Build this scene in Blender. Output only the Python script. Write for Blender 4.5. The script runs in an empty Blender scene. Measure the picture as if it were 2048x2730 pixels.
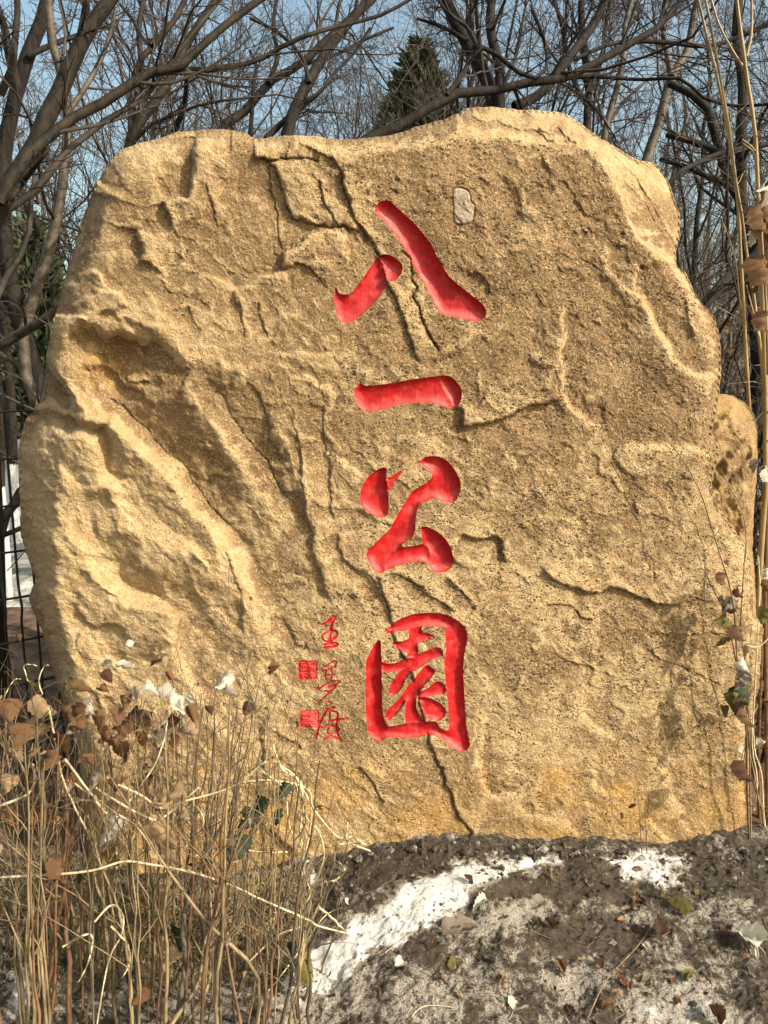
import bpy, math, random
import numpy as np
from mathutils import Vector
random.seed(7); RNG = np.random.default_rng(11)
S = bpy.context.scene
# ---------------------------------------------------------------- camera, light, exposure
PITCH = math.radians(9.6); FOC = 1971.0; CAMZ = 1.5
cam = bpy.data.cameras.new('camera'); camo = bpy.data.objects.new('camera', cam)
S.collection.objects.link(camo); S.camera = camo
camo.location = (0, 0, CAMZ); camo.rotation_euler = (math.pi/2 - PITCH, 0, 0)
cam.sensor_fit = 'VERTICAL'; cam.sensor_height = 36; cam.sensor_width = 27
cam.lens = 36*FOC/2730; cam.clip_start = 0.05; cam.clip_end = 3000
SUN = Vector((0.70, -0.43, 0.60)).normalized()
W = bpy.data.worlds.new("World"); S.world = W; W.use_nodes = True
wn = W.node_tree.nodes; wl = W.node_tree.links
sky = wn.new('ShaderNodeTexSky'); sky.sky_type = 'NISHITA'; sky.sun_disc = False
sky.sun_elevation = math.asin(SUN.z); sky.sun_rotation = math.atan2(SUN.x, SUN.y)
sky.air_density = 1.1; sky.dust_density = 4.5; sky.ozone_density = 1.0
hz = wn.new('ShaderNodeMixRGB'); hz.blend_type = 'MULTIPLY'; hz.inputs[0].default_value = 1; hz.inputs[2].default_value = (1.40, 1.42, 1.20, 1)   # pale hazy winter sky
wl.new(sky.outputs[0], hz.inputs[1]); wl.new(hz.outputs[0], wn['Background'].inputs[0]); wn['Background'].inputs[1].default_value = 0.145
sl = bpy.data.lights.new('sun', 'SUN'); sl.energy = 4.9; sl.angle = math.radians(0.5); sl.color = (1, .915, .79)
so = bpy.data.objects.new('sun', sl); S.collection.objects.link(so); so.rotation_euler = SUN.to_track_quat('Z', 'Y').to_euler()
S.view_settings.view_transform = 'Standard'; S.view_settings.look = 'None'
S.view_settings.exposure = 0.46; S.view_settings.gamma = 1; S.view_settings.use_curve_mapping = False
S.cycles.max_bounces = 6

# ---------------------------------------------------------------- helpers
CT, ST = math.cos(PITCH), math.sin(PITCH)
K = 2048/1659.0                      # the photo was measured at 1659 and 2048 px width
def ray(px, py):
    a = (np.asarray(px, float)-1024)/FOC; b = (1365-np.asarray(py, float))/FOC
    return a, CT+b*ST, -ST+b*CT
def at(px, py, Y):                   # a direction seen from where the photo was taken, and a distance -> metres
    dx, dy, dz = ray(px, py); t = Y/dy
    return np.stack(np.broadcast_arrays(dx*t, dy*t, CAMZ+dz*t), -1)
def D(px, py, Y): return at(px*K, py*K, Y)
def proj(p):
    x, y, z = p[..., 0], p[..., 1], p[..., 2]-CAMZ
    f = y*CT - z*ST; u = y*ST + z*CT
    return 1024+FOC*x/f, 1365-FOC*u/f
def hsh(i, j, s):
    n = (i.astype(np.int64)*374761393 + j.astype(np.int64)*668265263 + s*974634777) & 0xffffffff
    n = ((n ^ (n >> 13))*1274126177) & 0xffffffff
    return ((n ^ (n >> 16)) & 0xffff)/65535.0
def noise(x, y, s=0):
    x0 = np.floor(x); y0 = np.floor(y); fx = x-x0; fy = y-y0
    x0 = x0.astype(np.int64); y0 = y0.astype(np.int64)
    u = fx*fx*fx*(fx*(fx*6-15)+10); v = fy*fy*fy*(fy*(fy*6-15)+10)
    def g(i, j, dx, dy):
        a = hsh(i, j, s)*2*np.pi
        return np.cos(a)*dx+np.sin(a)*dy
    n00 = g(x0, y0, fx, fy); n10 = g(x0+1, y0, fx-1, fy)
    n01 = g(x0, y0+1, fx, fy-1); n11 = g(x0+1, y0+1, fx-1, fy-1)
    return ((n00*(1-u)+n10*u)*(1-v)+(n01*(1-u)+n11*u)*v)*1.4
def fbm(x, y, s=0, o=4, g=.5):
    r = 0; a = 1
    for k in range(o): r = r+a*noise(x*2**k, y*2**k, s+k*17); a *= g
    return r
def sst(a, b, x):
    t = np.clip((x-a)/(b-a), 0, 1); return t*t*(3-2*t)
def catmull(P, n=6, closed=False):
    P = np.asarray(P, float); m = len(P)
    if m < 3: return np.concatenate([P[:1]+(P[1:]-P[:1])*t for t in np.linspace(0, 1, n)[:, None]]) if m == 2 else P
    out = []
    for i in range(m if closed else m-1):
        if closed: a, b, c, d = P[(i-1) % m], P[i], P[(i+1) % m], P[(i+2) % m]
        else: a, b, c, d = P[max(i-1, 0)], P[i], P[i+1], P[min(i+2, m-1)]
        for t in np.arange(n)/n:
            out.append(.5*((2*b)+(-a+c)*t+(2*a-5*b+4*c-d)*t*t+(-a+3*b-3*c+d)*t**3))
    if not closed: out.append(P[-1])
    return np.array(out)
def resample(P, n):
    P = np.asarray(P, float); d = np.r_[0, np.cumsum(np.linalg.norm(np.diff(P, axis=0), axis=1))]
    t = np.linspace(0, d[-1], n) if np.isscalar(n) else np.asarray(n)*d[-1]
    return np.stack([np.interp(t, d, P[:, k]) for k in range(P.shape[1])], -1)
def tag(o, label=None, cat=None, group=None, kind=None):
    if label: o['label'] = label
    if cat: o['category'] = cat
    if group: o['group'] = group
    if kind: o['kind'] = kind
    return o
def mesh(name, V, F, mats, smooth=True, attrs=None, midx=None):
    me = bpy.data.meshes.new(name); V = np.ascontiguousarray(V, np.float32); F = np.asarray(F)
    k = F.shape[1]; me.vertices.add(len(V)); me.vertices.foreach_set('co', V.ravel())
    me.loops.add(F.size); me.loops.foreach_set('vertex_index', F.ravel().astype(np.int32))
    me.polygons.add(len(F)); me.polygons.foreach_set('loop_start', np.arange(0, F.size, k, dtype=np.int32))
    try: me.polygons.foreach_set('loop_total', np.full(len(F), k, np.int32))
    except Exception: pass
    me.polygons.foreach_set('use_smooth', np.full(len(F), smooth))
    for m in (mats if isinstance(mats, (list, tuple)) else [mats]): me.materials.append(m)
    if midx is not None: me.polygons.foreach_set('material_index', np.asarray(midx, np.int32))
    for n, a in (attrs or {}).items():
        at_ = me.attributes.new(n, 'FLOAT', 'POINT'); at_.data.foreach_set('value', np.asarray(a, np.float32))
    me.update(calc_edges=True); return me
def link(name, me, parent=None, loc=None):
    o = bpy.data.objects.new(name, me); S.collection.objects.link(o)
    if parent is not None: o.parent = parent
    if loc is not None: o.location = loc
    return o
def empty(name, loc=(0, 0, 0)):
    o = bpy.data.objects.new(name, None); o.empty_display_size = .1; S.collection.objects.link(o); o.location = loc; return o
# ---- tubes, all paths with the same number of points at once
def tubes(P, R, k=4):
    P = np.asarray(P, float); R = np.asarray(R, float); M, n, _ = P.shape
    T = np.gradient(P, axis=1); T /= np.linalg.norm(T, axis=2, keepdims=True)+1e-9
    ref = np.where(np.abs(T[:, :1, 2:3]) > .8, np.array([[[1., .1, 0]]]), np.array([[[0., .05, 1.]]]))
    A = np.cross(T, ref); A /= np.linalg.norm(A, axis=2, keepdims=True)+1e-9; B = np.cross(T, A)
    an = np.arange(k)*2*np.pi/k
    V = P[:, :, None]+R[:, :, None, None]*(A[:, :, None]*np.cos(an)[:, None]+B[:, :, None]*np.sin(an)[:, None])
    b = (np.arange(M)*n*k)[:, None, None]; i = (np.arange(n-1)*k)[None, :, None]; j = np.arange(k)[None, None]; j2 = (j+1) % k
    F = np.stack(np.broadcast_arrays(b+i+j, b+i+j2, b+i+k+j2, b+i+k+j), -1).reshape(-1, 4)
    return V.reshape(-1, 3), F
def join(L):
    V = []; F = []; o = 0
    for v, f in L: V.append(v); F.append(f+o); o += len(v)
    return np.concatenate(V), np.concatenate(F)
def spawn(P, R, n, L, ang, K_=5, up=0., wob=.25, tmin=.2, rf=.6, rmin=.0015, rng=RNG, tip=.35, curl=0., maxlen=None):
    M, m, _ = P.shape
    idx = np.repeat(np.arange(M), n); C = len(idx); t = tmin+(1-tmin)*rng.random(C)
    f = t*(m-1); i0 = np.minimum(f.astype(int), m-2); fr = (f-i0)[:, None]
    base = P[idx, i0]*(1-fr)+P[idx, i0+1]*fr; tan = P[idx, i0+1]-P[idx, i0]
    plen = np.linalg.norm(np.diff(P, axis=1), axis=2).sum(1)[idx]
    tan /= np.linalg.norm(tan, axis=1, keepdims=True)+1e-9
    r0 = (R[idx, i0]*(1-fr[:, 0])+R[idx, i0+1]*fr[:, 0])
    q = rng.normal(size=(C, 3)); q -= (q*tan).sum(1, keepdims=True)*tan; q /= np.linalg.norm(q, axis=1, keepdims=True)+1e-9
    a = ang*(.6+.8*rng.random(C))[:, None]; d = np.cos(a)*tan+np.sin(a)*q
    ln = plen*L*(1.15-.6*t)*(.5+.9*rng.random(C))
    if maxlen: ln = np.minimum(ln, maxlen*(.6+.6*rng.random(C)))
    st = (ln/(K_-1))[:, None]; pts = [base]; cu = rng.normal(size=(C, 3))*curl
    for k in range(K_-1):
        d = d+rng.normal(size=(C, 3))*wob+cu+np.array([0, 0, up]); d /= np.linalg.norm(d, axis=1, keepdims=True)+1e-9
        pts.append(pts[-1]+d*st)
    r = np.maximum(np.minimum(r0*rf, ln*.03), rmin)
    rr = r[:, None]*np.linspace(1, tip, K_)[None]
    return np.stack(pts, 1), np.maximum(rr, rmin*.5)

# ---------------------------------------------------------------- materials
class NT:
    def __init__(s, name):
        s.m = bpy.data.materials.new(name); s.m.use_nodes = True; s.t = s.m.node_tree
        s.b = s.t.nodes['Principled BSDF']; s.out = s.t.nodes['Material Output']
        s.tc = s.n('ShaderNodeTexCoord')
    def n(s, ty, **kw):
        x = s.t.nodes.new(ty)
        for k, v in kw.items():
            if k in ('operation', 'blend_type', 'data_type', 'feature', 'distance', 'musgrave_type', 'attribute_name', 'use_clamp', 'normalize', 'noise_dimensions', 'voronoi_dimensions', 'invert'): setattr(x, k, v)
        return x
    def put(s, sock, v):
        if isinstance(v, bpy.types.NodeSocket): s.t.links.new(v, sock)
        else: sock.default_value = v
    def co(s, scale=(1, 1, 1), rot=(0, 0, 0)):
        m = s.n('ShaderNodeMapping'); s.put(m.inputs[0], s.tc.outputs['Object']); m.inputs['Scale'].default_value = scale; m.inputs['Rotation'].default_value = rot
        return m.outputs[0]
    def noise(s, sc, det=4, ro=.55, vec=None, dist=0):
        x = s.n('ShaderNodeTexNoise'); s.put(x.inputs['Vector'], vec if vec is not None else s.tc.outputs['Object'])
        x.inputs['Scale'].default_value = sc; x.inputs['Detail'].default_value = det; x.inputs['Roughness'].default_value = ro; x.inputs['Distortion'].default_value = dist
        return x.outputs[0]
    def vor(s, sc, vec=None, feature='F1', rnd=1, out=0):
        x = s.n('ShaderNodeTexVoronoi', feature=feature); s.put(x.inputs['Vector'], vec if vec is not None else s.tc.outputs['Object'])
        x.inputs['Scale'].default_value = sc; x.inputs['Randomness'].default_value = rnd
        return x.outputs[out]
    def mr(s, v, a, b, c=0, d=1, smooth=True):
        x = s.n('ShaderNodeMapRange'); x.interpolation_type = 'SMOOTHSTEP' if smooth else 'LINEAR'
        s.put(x.inputs[0], v)
        for i, q in zip((1, 2, 3, 4), (a, b, c, d)): s.put(x.inputs[i], q)
        return x.outputs[0]
    def ma(s, op, a, b=0.5, c=None):
        x = s.n('ShaderNodeMath', operation=op); s.put(x.inputs[0], a); s.put(x.inputs[1], b)
        if c is not None: s.put(x.inputs[2], c)
        return x.outputs[0]
    def mix(s, f, a, b, bt='MIX'):
        x = s.n('ShaderNodeMixRGB', blend_type=bt); s.put(x.inputs[0], f)
        for i, q in ((1, a), (2, b)): s.put(x.inputs[i], (*q, 1) if isinstance(q, tuple) and len(q) == 3 else q)
        return x.outputs[0]
    def attr(s, n):
        x = s.n('ShaderNodeAttribute', attribute_name=n); return x.outputs['Fac']
    def bump(s, h, st=1, dist=.001, nrm=None):
        x = s.n('ShaderNodeBump'); s.put(x.inputs['Height'], h); x.inputs['Strength'].default_value = st; x.inputs['Distance'].default_value = dist
        if nrm is not None: s.put(x.inputs['Normal'], nrm)
        return x.outputs[0]
    def fin(s, col=None, rough=.8, nrm=None, spec=.3):
        if col is not None: s.put(s.b.inputs['Base Color'], (*col, 1) if isinstance(col, tuple) else col)
        s.put(s.b.inputs['Roughness'], rough); s.b.inputs['Specular IOR Level'].default_value = spec
        if nrm is not None: s.put(s.b.inputs['Normal'], nrm)
        return s.m

def stone_mat():
    t = NT('sandstone')
    pat, och, por = t.attr('patina'), t.attr('ochre'), t.attr('porous')
    n1 = t.noise(5, 6, .6); n2 = t.noise(24, 5, .65); n3 = t.noise(110, 4, .7); n4 = t.noise(330, 3, .7)
    pale = t.mix(t.mr(n2, .35, .7), (.47, .315, .150), (.60, .445, .245))
    brown = t.mix(t.mr(n1, .35, .65), (.225, .136, .062), (.345, .222, .108))
    f = t.ma('ADD', pat, t.ma('MULTIPLY', t.ma('SUBTRACT', n2, .5), 1.1)); f = t.ma('ADD', f, t.ma('MULTIPLY', t.ma('SUBTRACT', n3, .5), 1.5))
    c = t.mix(t.mr(f, .15, .85), pale, brown)
    grey = t.mr(t.noise(9, 5, .7, dist=.6), .60, .74); c = t.mix(t.ma('MULTIPLY', grey, .55), c, (.40, .36, .28))
    c = t.mix(t.ma('MULTIPLY', och, t.mr(n1, .3, .6)), c, t.mix(n2, (.30, .155, .04), (.60, .36, .11)))
    # specks and pits
    wv = t.n('ShaderNodeVectorMath'); wv.operation = 'ADD'; mp = t.co((1, 1, 1.5), (0, .25, 0)); t.put(wv.inputs[0], mp)
    nc = t.n('ShaderNodeTexNoise'); t.put(nc.inputs['Vector'], t.tc.outputs['Object']); nc.inputs['Scale'].default_value = 60; nc.inputs['Detail'].default_value = 3
    sc_ = t.n('ShaderNodeVectorMath'); sc_.operation = 'SCALE'; t.put(sc_.inputs[0], nc.outputs['Color']); sc_.inputs['Scale'].default_value = .014; t.put(wv.inputs[1], sc_.outputs[0])
    wvo = wv.outputs[0]
    dens = t.ma('MULTIPLY', por, t.mr(t.noise(11, 4, .6), .30, .58, .25, 1))
    def pit(sc, pw, k):
        v1 = t.vor(sc, wvo); r1 = t.n('ShaderNodeSeparateColor'); t.put(r1.inputs[0], t.vor(sc, wvo, out=1))
        return t.mr(t.ma('SUBTRACT', v1, t.ma('MULTIPLY', t.ma('POWER', r1.outputs[0], pw), t.ma('MULTIPLY', dens, k))), .03, -.14)
    pits = t.ma('MAXIMUM', pit(78, 2.4, .66), t.ma('MULTIPLY', pit(135, 1.5, .66), .9))
    c = t.mix(t.mr(n3, .50, .66, 0, .8), c, t.mix(.7, c, (.72, .56, .33)))
    c = t.mix(t.mr(n3, .50, .30, 0, .32), c, (.20, .12, .055))
    c = t.mix(t.mr(n4, .54, .36, 0, .45), c, (.16, .095, .045))
    c = t.mix(t.ma('MULTIPLY', pits, .85), c, (.07, .042, .02))
    hgt = t.ma('ADD', t.ma('MULTIPLY', n3, 4.0), t.ma('MULTIPLY', n4, 1.6)); hgt = t.ma('SUBTRACT', hgt, t.ma('MULTIPLY', pits, 2.6))
    hgt = t.ma('ADD', hgt, t.ma('MULTIPLY', n2, 6))
    return t.fin(c, .80, t.bump(hgt, 1, .0030), .2)
def paint_mat():
    t = NT('red_paint')
    n1 = t.noise(40, 4, .6); n2 = t.noise(260, 3, .7); st = t.noise(60, 4, .6, t.co((1, 1, .15)))
    c = t.mix(t.mr(n1, .3, .7), (.32, .002, .004), (.44, .005, .008))
    c = t.mix(t.ma('MULTIPLY', t.mr(st, .45, .75), .35), c, (.34, .004, .006))
    c = t.mix(t.ma('MULTIPLY', t.attr('worn_lit'), .42), c, (.66, .20, .15))  # real wear, plus a pink sunlit tint painted on the lower groove walls
    c = t.mix(t.mr(n2, .62, .8, 0, .5), c, (.78, .22, .18))
    h = t.ma('ADD', t.ma('MULTIPLY', st, 2.), n2)
    return t.fin(c, t.mr(n1, .3, .7, .40, .55), t.bump(h, .8, .0014), .4)
def simple(name, c1, c2, sc=30, rough=.8, bump=.6, bd=.002, st=(1, 1, 1), spec=.25, tr=0, det=5, lo=.35, hi=.65):
    t = NT(name); n = t.noise(sc, det, .65, t.co(st)); c = t.mix(t.mr(n, lo, hi), c1, c2)
    m = t.fin(c, rough, t.bump(n, bump, bd) if bump else None, spec)
    if tr: t.b.inputs['Transmission Weight'].default_value = 0; t.b.inputs['Subsurface Weight'].default_value = 0
    return m
def leaf_mat(name, c1, c2, vein, tr=.35):
    t = NT(name); n = t.noise(60, 5, .7); w = t.n('ShaderNodeTexWave'); w.bands_direction = 'DIAGONAL'; w.inputs['Scale'].default_value = 60; w.inputs['Distortion'].default_value = 4
    t.put(w.inputs['Vector'], t.tc.outputs['Object'])
    c = t.mix(t.mr(n, .35, .68), c1, c2); c = t.mix(t.mr(w.outputs[0], .75, 1, 0, .5), c, vein)
    t.fin(c, .7, t.bump(t.ma('ADD', n, w.outputs[0]), .5, .002), .2)
    tl = t.n('ShaderNodeBsdfTranslucent'); t.put(tl.inputs[0], c); mx = t.n('ShaderNodeMixShader'); mx.inputs[0].default_value = tr
    t.put(mx.inputs[1], t.b.outputs[0]); t.put(mx.inputs[2], tl.outputs[0]); t.put(t.out.inputs[0], mx.outputs[0])
    return t.m
def snow_mat():
    t = NT('dirty_snow'); cl = t.attr('clean')
    n1 = t.noise(9, 6, .65, dist=.4); n2 = t.noise(38, 6, .72, dist=.8); n3 = t.noise(220, 4, .7); n0 = t.noise(3.2, 4, .6)
    dirt = t.mix(t.mr(n2, .3, .7), (.022, .016, .010), (.10, .076, .050))
    grit = t.mix(t.mr(n3, .35, .65), (.17, .145, .11), (.46, .41, .34))
    f = t.ma('ADD', t.ma('MULTIPLY', t.ma('SUBTRACT', n2, .5), 4.2), t.ma('MULTIPLY', t.ma('SUBTRACT', n1, .5), 3.6))
    f = t.ma('ADD', f, t.ma('MULTIPLY', t.ma('SUBTRACT', n3, .5), 1.5))
    c = t.mix(t.mr(t.ma('ADD', f, t.ma('MULTIPLY', cl, 1.5)), -.40, .75), dirt, grit)
    c = t.mix(t.mr(t.ma('ADD', cl, t.ma('MULTIPLY', f, .22)), .48, 1.0), c, t.mix(t.mr(n2, .35, .65), (.52, .51, .48), (.78, .77, .74)))
    sp = t.vor(85); spc = t.vor(85, out=1); r = t.n('ShaderNodeSeparateColor'); t.put(r.inputs[0], spc)
    k = t.mr(t.ma('SUBTRACT', sp, t.ma('MULTIPLY', t.ma('POWER', r.outputs[0], 6), .5)), 0, -.08)
    c = t.mix(t.ma('MULTIPLY', k, .85), c, (.06, .045, .035))
    h = t.ma('ADD', t.ma('MULTIPLY', n2, 4), t.ma('MULTIPLY', n3, 2))
    t.b.inputs['Subsurface Weight'].default_value = 0
    return t.fin(c, .60, t.bump(h, 1, .0042), .35)
M_stone = stone_mat(); M_paint = paint_mat(); M_snow = snow_mat()
M_patch = simple('grey_mortar', (.25, .20, .145), (.40, .33, .24), 160, .85, .8, .002)
M_barkd = simple('dark_bark', (.007, .005, .004), (.024, .018, .013), 26, .85, 1, .01, (1, 1, .25))
M_barkl = simple('light_bark', (.03, .023, .016), (.095, .074, .050), 14, .6, .8, .006, (1, 1, 1.1), .25)
M_barkr = simple('brown_bark', (.009, .007, .0045), (.030, .022, .014), 16, .75, .9, .008, (1, 1, .5), .18)
M_twig = simple('twig_bark', (.035, .027, .021), (.10, .078, .062), 5, .75, 0)  # background crowns, lightened so the colour itself carries haze
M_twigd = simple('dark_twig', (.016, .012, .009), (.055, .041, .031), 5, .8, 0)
M_far = simple('far_twig', (.065, .054, .045), (.14, .12, .10), 2, .9, 0)  # distance haze mixed into the twig colour
M_stem = simple('shrub_stem', (.11, .078, .038), (.27, .20, .105), 22, .6, .5, .001, (1, 1, .4), .35)
M_stemr = simple('red_brown_stem', (.085, .045, .025), (.19, .105, .055), 22, .55, .4, .001, (1, 1, .4), .4)
M_stemd = simple('grey_stem', (.05, .040, .025), (.13, .105, .068), 22, .65, .5, .001, (1, 1, .4), .35)
M_cane = simple('yellow_cane', (.155, .105, .042), (.33, .24, .105), 10, .45, .3, .001, (1, 1, .3), .5)
M_straw = simple('straw', (.42, .335, .185), (.62, .53, .34), 30, .55, .3, .001, (1, 1, .4), .4)
M_black = simple('black_wire', (.008, .008, .009), (.014, .014, .015), 30, .35, 0, spec=.5)
M_soil = simple('brown_soil', (.060, .036, .022), (.155, .098, .062), 7, .95, 1, .02, det=8)
M_pave = simple('grey_paving', (.24, .225, .20), (.34, .32, .285), 6, .85, .4, .003)
M_wallp = simple('pale_wall', (.17, .205, .23), (.23, .27, .30), 3, .8, .2, .003)
M_white = simple('whitewash', (.42, .42, .40), (.62, .62, .60), 20, .85, .6, .004)
M_needle = simple('needles', (.030, .042, .020), (.085, .105, .050), 9, .7, 0)  # green lifted to imitate haze over the distant evergreens
M_grass = simple('dry_grass', (.12, .085, .04), (.42, .32, .17), 6, .7, 0)
M_debris = simple('leaf_crumbs', (.030, .020, .013), (.15, .085, .045), 25, .9, 0)
LM = {'brown': leaf_mat('brown_leaf', (.145, .075, .036), (.27, .155, .08), (.09, .045, .025)),
      'tan': leaf_mat('tan_leaf', (.34, .225, .115), (.52, .38, .22), (.34, .21, .11)),
      'cream': leaf_mat('cream_leaf', (.64, .58, .46), (.80, .76, .66), (.52, .46, .35)),
      'grey': leaf_mat('grey_leaf', (.24, .20, .15), (.42, .36, .28), (.25, .21, .17)),
      'dark': leaf_mat('dark_leaf', (.060, .030, .018), (.13, .065, .035), (.04, .02, .015)),
      'green': leaf_mat('withered_green_leaf', (.020, .032, .016), (.060, .078, .038), (.10, .11, .06), .15),
      'olive': leaf_mat('olive_leaf', (.11, .10, .025), (.26, .22, .07), (.08, .06, .02)),
      'rust': leaf_mat('rust_leaf', (.18, .075, .035), (.30, .14, .07), (.16, .06, .03))}
# ---------------------------------------------------------------- the boulder
def c1(L): return [(x/2.0, y/2.0) for x, y in L]                       # measured on enlargements of the photo
def c2(L): return [(829.5+x/2.0, y/2.0) for x, y in L]
def c3(L): return [(x/2.0, 526.6+y/2.0) for x, y in L]
def c4(L): return [(829.5+x/2.0, 526.6+y/2.0) for x, y in L]
def c5(L): return [(x/2.0, 1093.6+y/2.0) for x, y in L]
def c6(L): return [(829.5+x/2.0, 1093.6+y/2.0) for x, y in L]
def c8(L): return [(829.5+x/2.0, 1644.4+y/2.0) for x, y in L]
left = [(228,362),(215,385),(203,410),(187,450),(176,480),(165,520),(158,545),(147,580),(137,610),(127,655),(113,700),(105,737),(101,775),(100,805),
 (98,835),(93,864),(78,874),(70,891),(57,905),(47,930),(41,972),(40,1022),(43,1070),(44,1128),(46,1163),(55,1189),(70,1229),(78,1255),(68,1270),(64,1300),(77,1334),(94,1372),
 (105,1409),(116,1459),(136,1514),(158,1580),(172,1650),(180,1750),(188,1850),(195,1960)]
top = [(228,362),(243,343),(275,318),(340,300),(380,287),(430,281),(490,280),(530,288),(552,299),(600,294),(650,292),(700,297),(745,301),(800,297),(860,288),(900,274),
 (950,260),(985,246),(1010,233),(1060,231),(1110,236),(1160,238),(1215,245),(1245,260),(1285,290),(1330,318),(1375,344),(1412,352),(1428,368)]
right = [(1428,368),(1442,390),(1453,420),(1466,460),(1469,500),(1461,540),(1462,575),(1482,592),(1505,640),(1545,688),(1555,740),(1558,790),(1554,840),(1548,892),(1538,940),(1550,958),(1551,993),
 (1541,1022),(1540,1047),(1554,1066),(1562,1110),(1590,1150),(1618,1200),(1628,1288),(1626,1322),(1648,1352),(1645,1400),(1640,1479),(1628,1539),(1621,1671),(1622,1759),(1616,1803),(1610,1850),(1600,1960)]
NU, NV = 700, 790
def dens(n, lo, hi, k):
    t = np.linspace(0, 1, 4001); w = 1+k*(sst(lo-.03, lo, t)*(1-sst(hi, hi+.03, t)))
    c = np.r_[0, np.cumsum((w[1:]+w[:-1])/2)]; c /= c[-1]; return np.interp(np.linspace(0, 1, n), c, t)
u = dens(NU, .345, .455, 1.15); v = dens(NV, .61, .825, .95)
def edge(P, t):
    Q = resample(catmull(np.array(P)*K, 8), 1500); Q = resample(Q, t)
    Q = Q.copy(); nn = noise(Q[:, 0]/26, Q[:, 1]/26, 5)*3.0+noise(Q[:, 0]/9, Q[:, 1]/9, 6)*1.3
    fade = np.clip(np.minimum(t, 1-t)*30, 0, 1); g = np.gradient(Q, axis=0); g /= np.linalg.norm(g, axis=1, keepdims=True)
    return Q+np.stack([-g[:, 1], g[:, 0]], -1)*(nn*fade)[:, None]
eL = edge(left, v); eR = edge(right, v); eT = edge(top, u); eB = resample(np.array([left[-1], right[-1]])*K, u)
U, Vv = np.meshgrid(u, v); U = U[..., None]; Vv = Vv[..., None]
Pg = (1-U)*eL[:, None]+U*eR[:, None]+(1-Vv)*eT[None]+Vv*eB[None] \
    - ((1-U)*(1-Vv)*eT[0]+U*(1-Vv)*eT[-1]+(1-U)*Vv*eB[0]+U*Vv*eB[-1])
X = Pg[..., 0].copy(); Y = Pg[..., 1].copy()
cellx = np.abs(np.gradient(X, axis=1)); celly = np.abs(np.gradient(Y, axis=0)); cell = np.minimum(np.maximum(cellx, 1), np.maximum(celly, 1))
# --- glyph outlines ------------------------------------------------------------
def q(ox, oy, s, L, n=4): return catmull([(ox+x/s, oy+y/s) for x, y in L], n, True)
A1 = (850, 500, 3.318); A2 = (900, 960, 4.1475); A3 = (900, 1180, 4.1475); A4 = (930, 1600, 4.1475); A5 = (780, 1620, 5.822)
POLY = []   # (glyph id, polygon, half width R, depth mm, capsule?)
def addp(g, a, L, R, dmm, n=4): POLY.append((g, q(*a, L, n), R, dmm))
addp(1, A1, [(500,180),(520,140),(570,115),(630,118),(680,165),(750,230),(850,320),(950,440),(1000,510),(1040,600),(1090,680),(1150,780),(1260,880),(1350,950),(1430,1015),(1475,1070),(1480,1120),(1460,1160),(1400,1188),(1330,1175),(1250,1155),(1150,1140),(1080,1110),(1030,1040),(990,960),(930,850),(870,750),(820,650),(760,540),(700,450),(640,370),(590,310),(540,260),(500,230)], 29, 30)
addp(1, A1, [(148,885),(165,905),(185,938),(240,950),(290,930),(350,860),(420,760),(480,670),(510,625),(545,640),(580,720),(600,800),(592,870),(560,930),(500,1010),(430,1080),(350,1150),(280,1192),(210,1190),(165,1150),(150,1080),(138,990),(142,920)], 34, 22)
addp(1, A1, [(528,615),(560,590),(620,595),(700,640),(740,690),(735,750),(700,800),(650,830),(610,825),(595,790),(575,720),(550,650)], 27, 34)
addp(2, A2, [(190,330),(215,295),(236,262),(262,250),(290,280),(400,280),(550,262),(700,235),(850,210),(1000,190),(1130,172),(1200,170),(1270,195),(1330,260),(1372,330),(1375,400),(1350,480),(1290,520),(1200,520),(1120,495),(1050,478),(930,475),(800,480),(680,495),(560,530),(450,555),(340,570),(280,555),(220,490),(185,420)], 33, 24)
addp(2, A2, [(1130,178),(1200,172),(1270,195),(1330,260),(1372,330),(1375,400),(1350,480),(1300,515),(1240,470),(1180,400),(1140,330),(1115,240)], 28, 33)
addp(3, A3, [(535,275),(545,300),(540,400),(550,500),(565,640),(560,760),(540,810),(490,828),(430,820),(350,780),(270,700),(250,620),(265,520),(300,440),(350,370),(440,300)], 32, 30)
addp(3, A3, [(545,410),(600,370),(735,292),(690,362),(640,430),(590,500),(565,560)], 14, 7)
addp(3, A3, [(935,185),(975,160),(1040,148),(1120,155),(1200,195),(1270,260),(1330,360),(1362,460),(1355,550),(1310,630),(1240,662),(1160,650),(1090,615),(1050,620),(980,650),(910,680),(890,720),(870,800),(862,880),(862,960),(830,1040),(770,1085),(720,1120),(680,1190),(600,1290),(550,1380),(500,1440),(440,1440),(390,1390),(350,1320),(320,1240),(340,1190),(420,1110),(500,1030),(570,970),(610,900),(660,810),(710,720),(760,640),(820,550),(900,490),(1000,430),(1045,380),(1040,340),(1000,290),(950,262),(930,235)], 30, 30)
addp(3, A3, [(945,190),(850,236),(905,232),(840,252),(920,248),(870,268),(950,262),(970,220)], 8, 6)
addp(3, A3, [(560,1180),(640,1165),(730,1155),(850,1140),(1000,1118),(1040,1200),(1030,1330),(930,1315),(850,1320),(740,1345),(620,1375),(540,1410),(480,1420),(440,1340),(500,1250)], 24, 25)
addp(3, A3, [(960,926),(1040,950),(1120,1000),(1190,1060),(1235,1130),(1260,1200),(1288,1290),(1280,1350),(1220,1415),(1130,1440),(1060,1420),(1015,1370),(1010,1330),(1015,1250),(990,1180),(950,1120),(930,1010),(920,945)], 30, 32)
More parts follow.
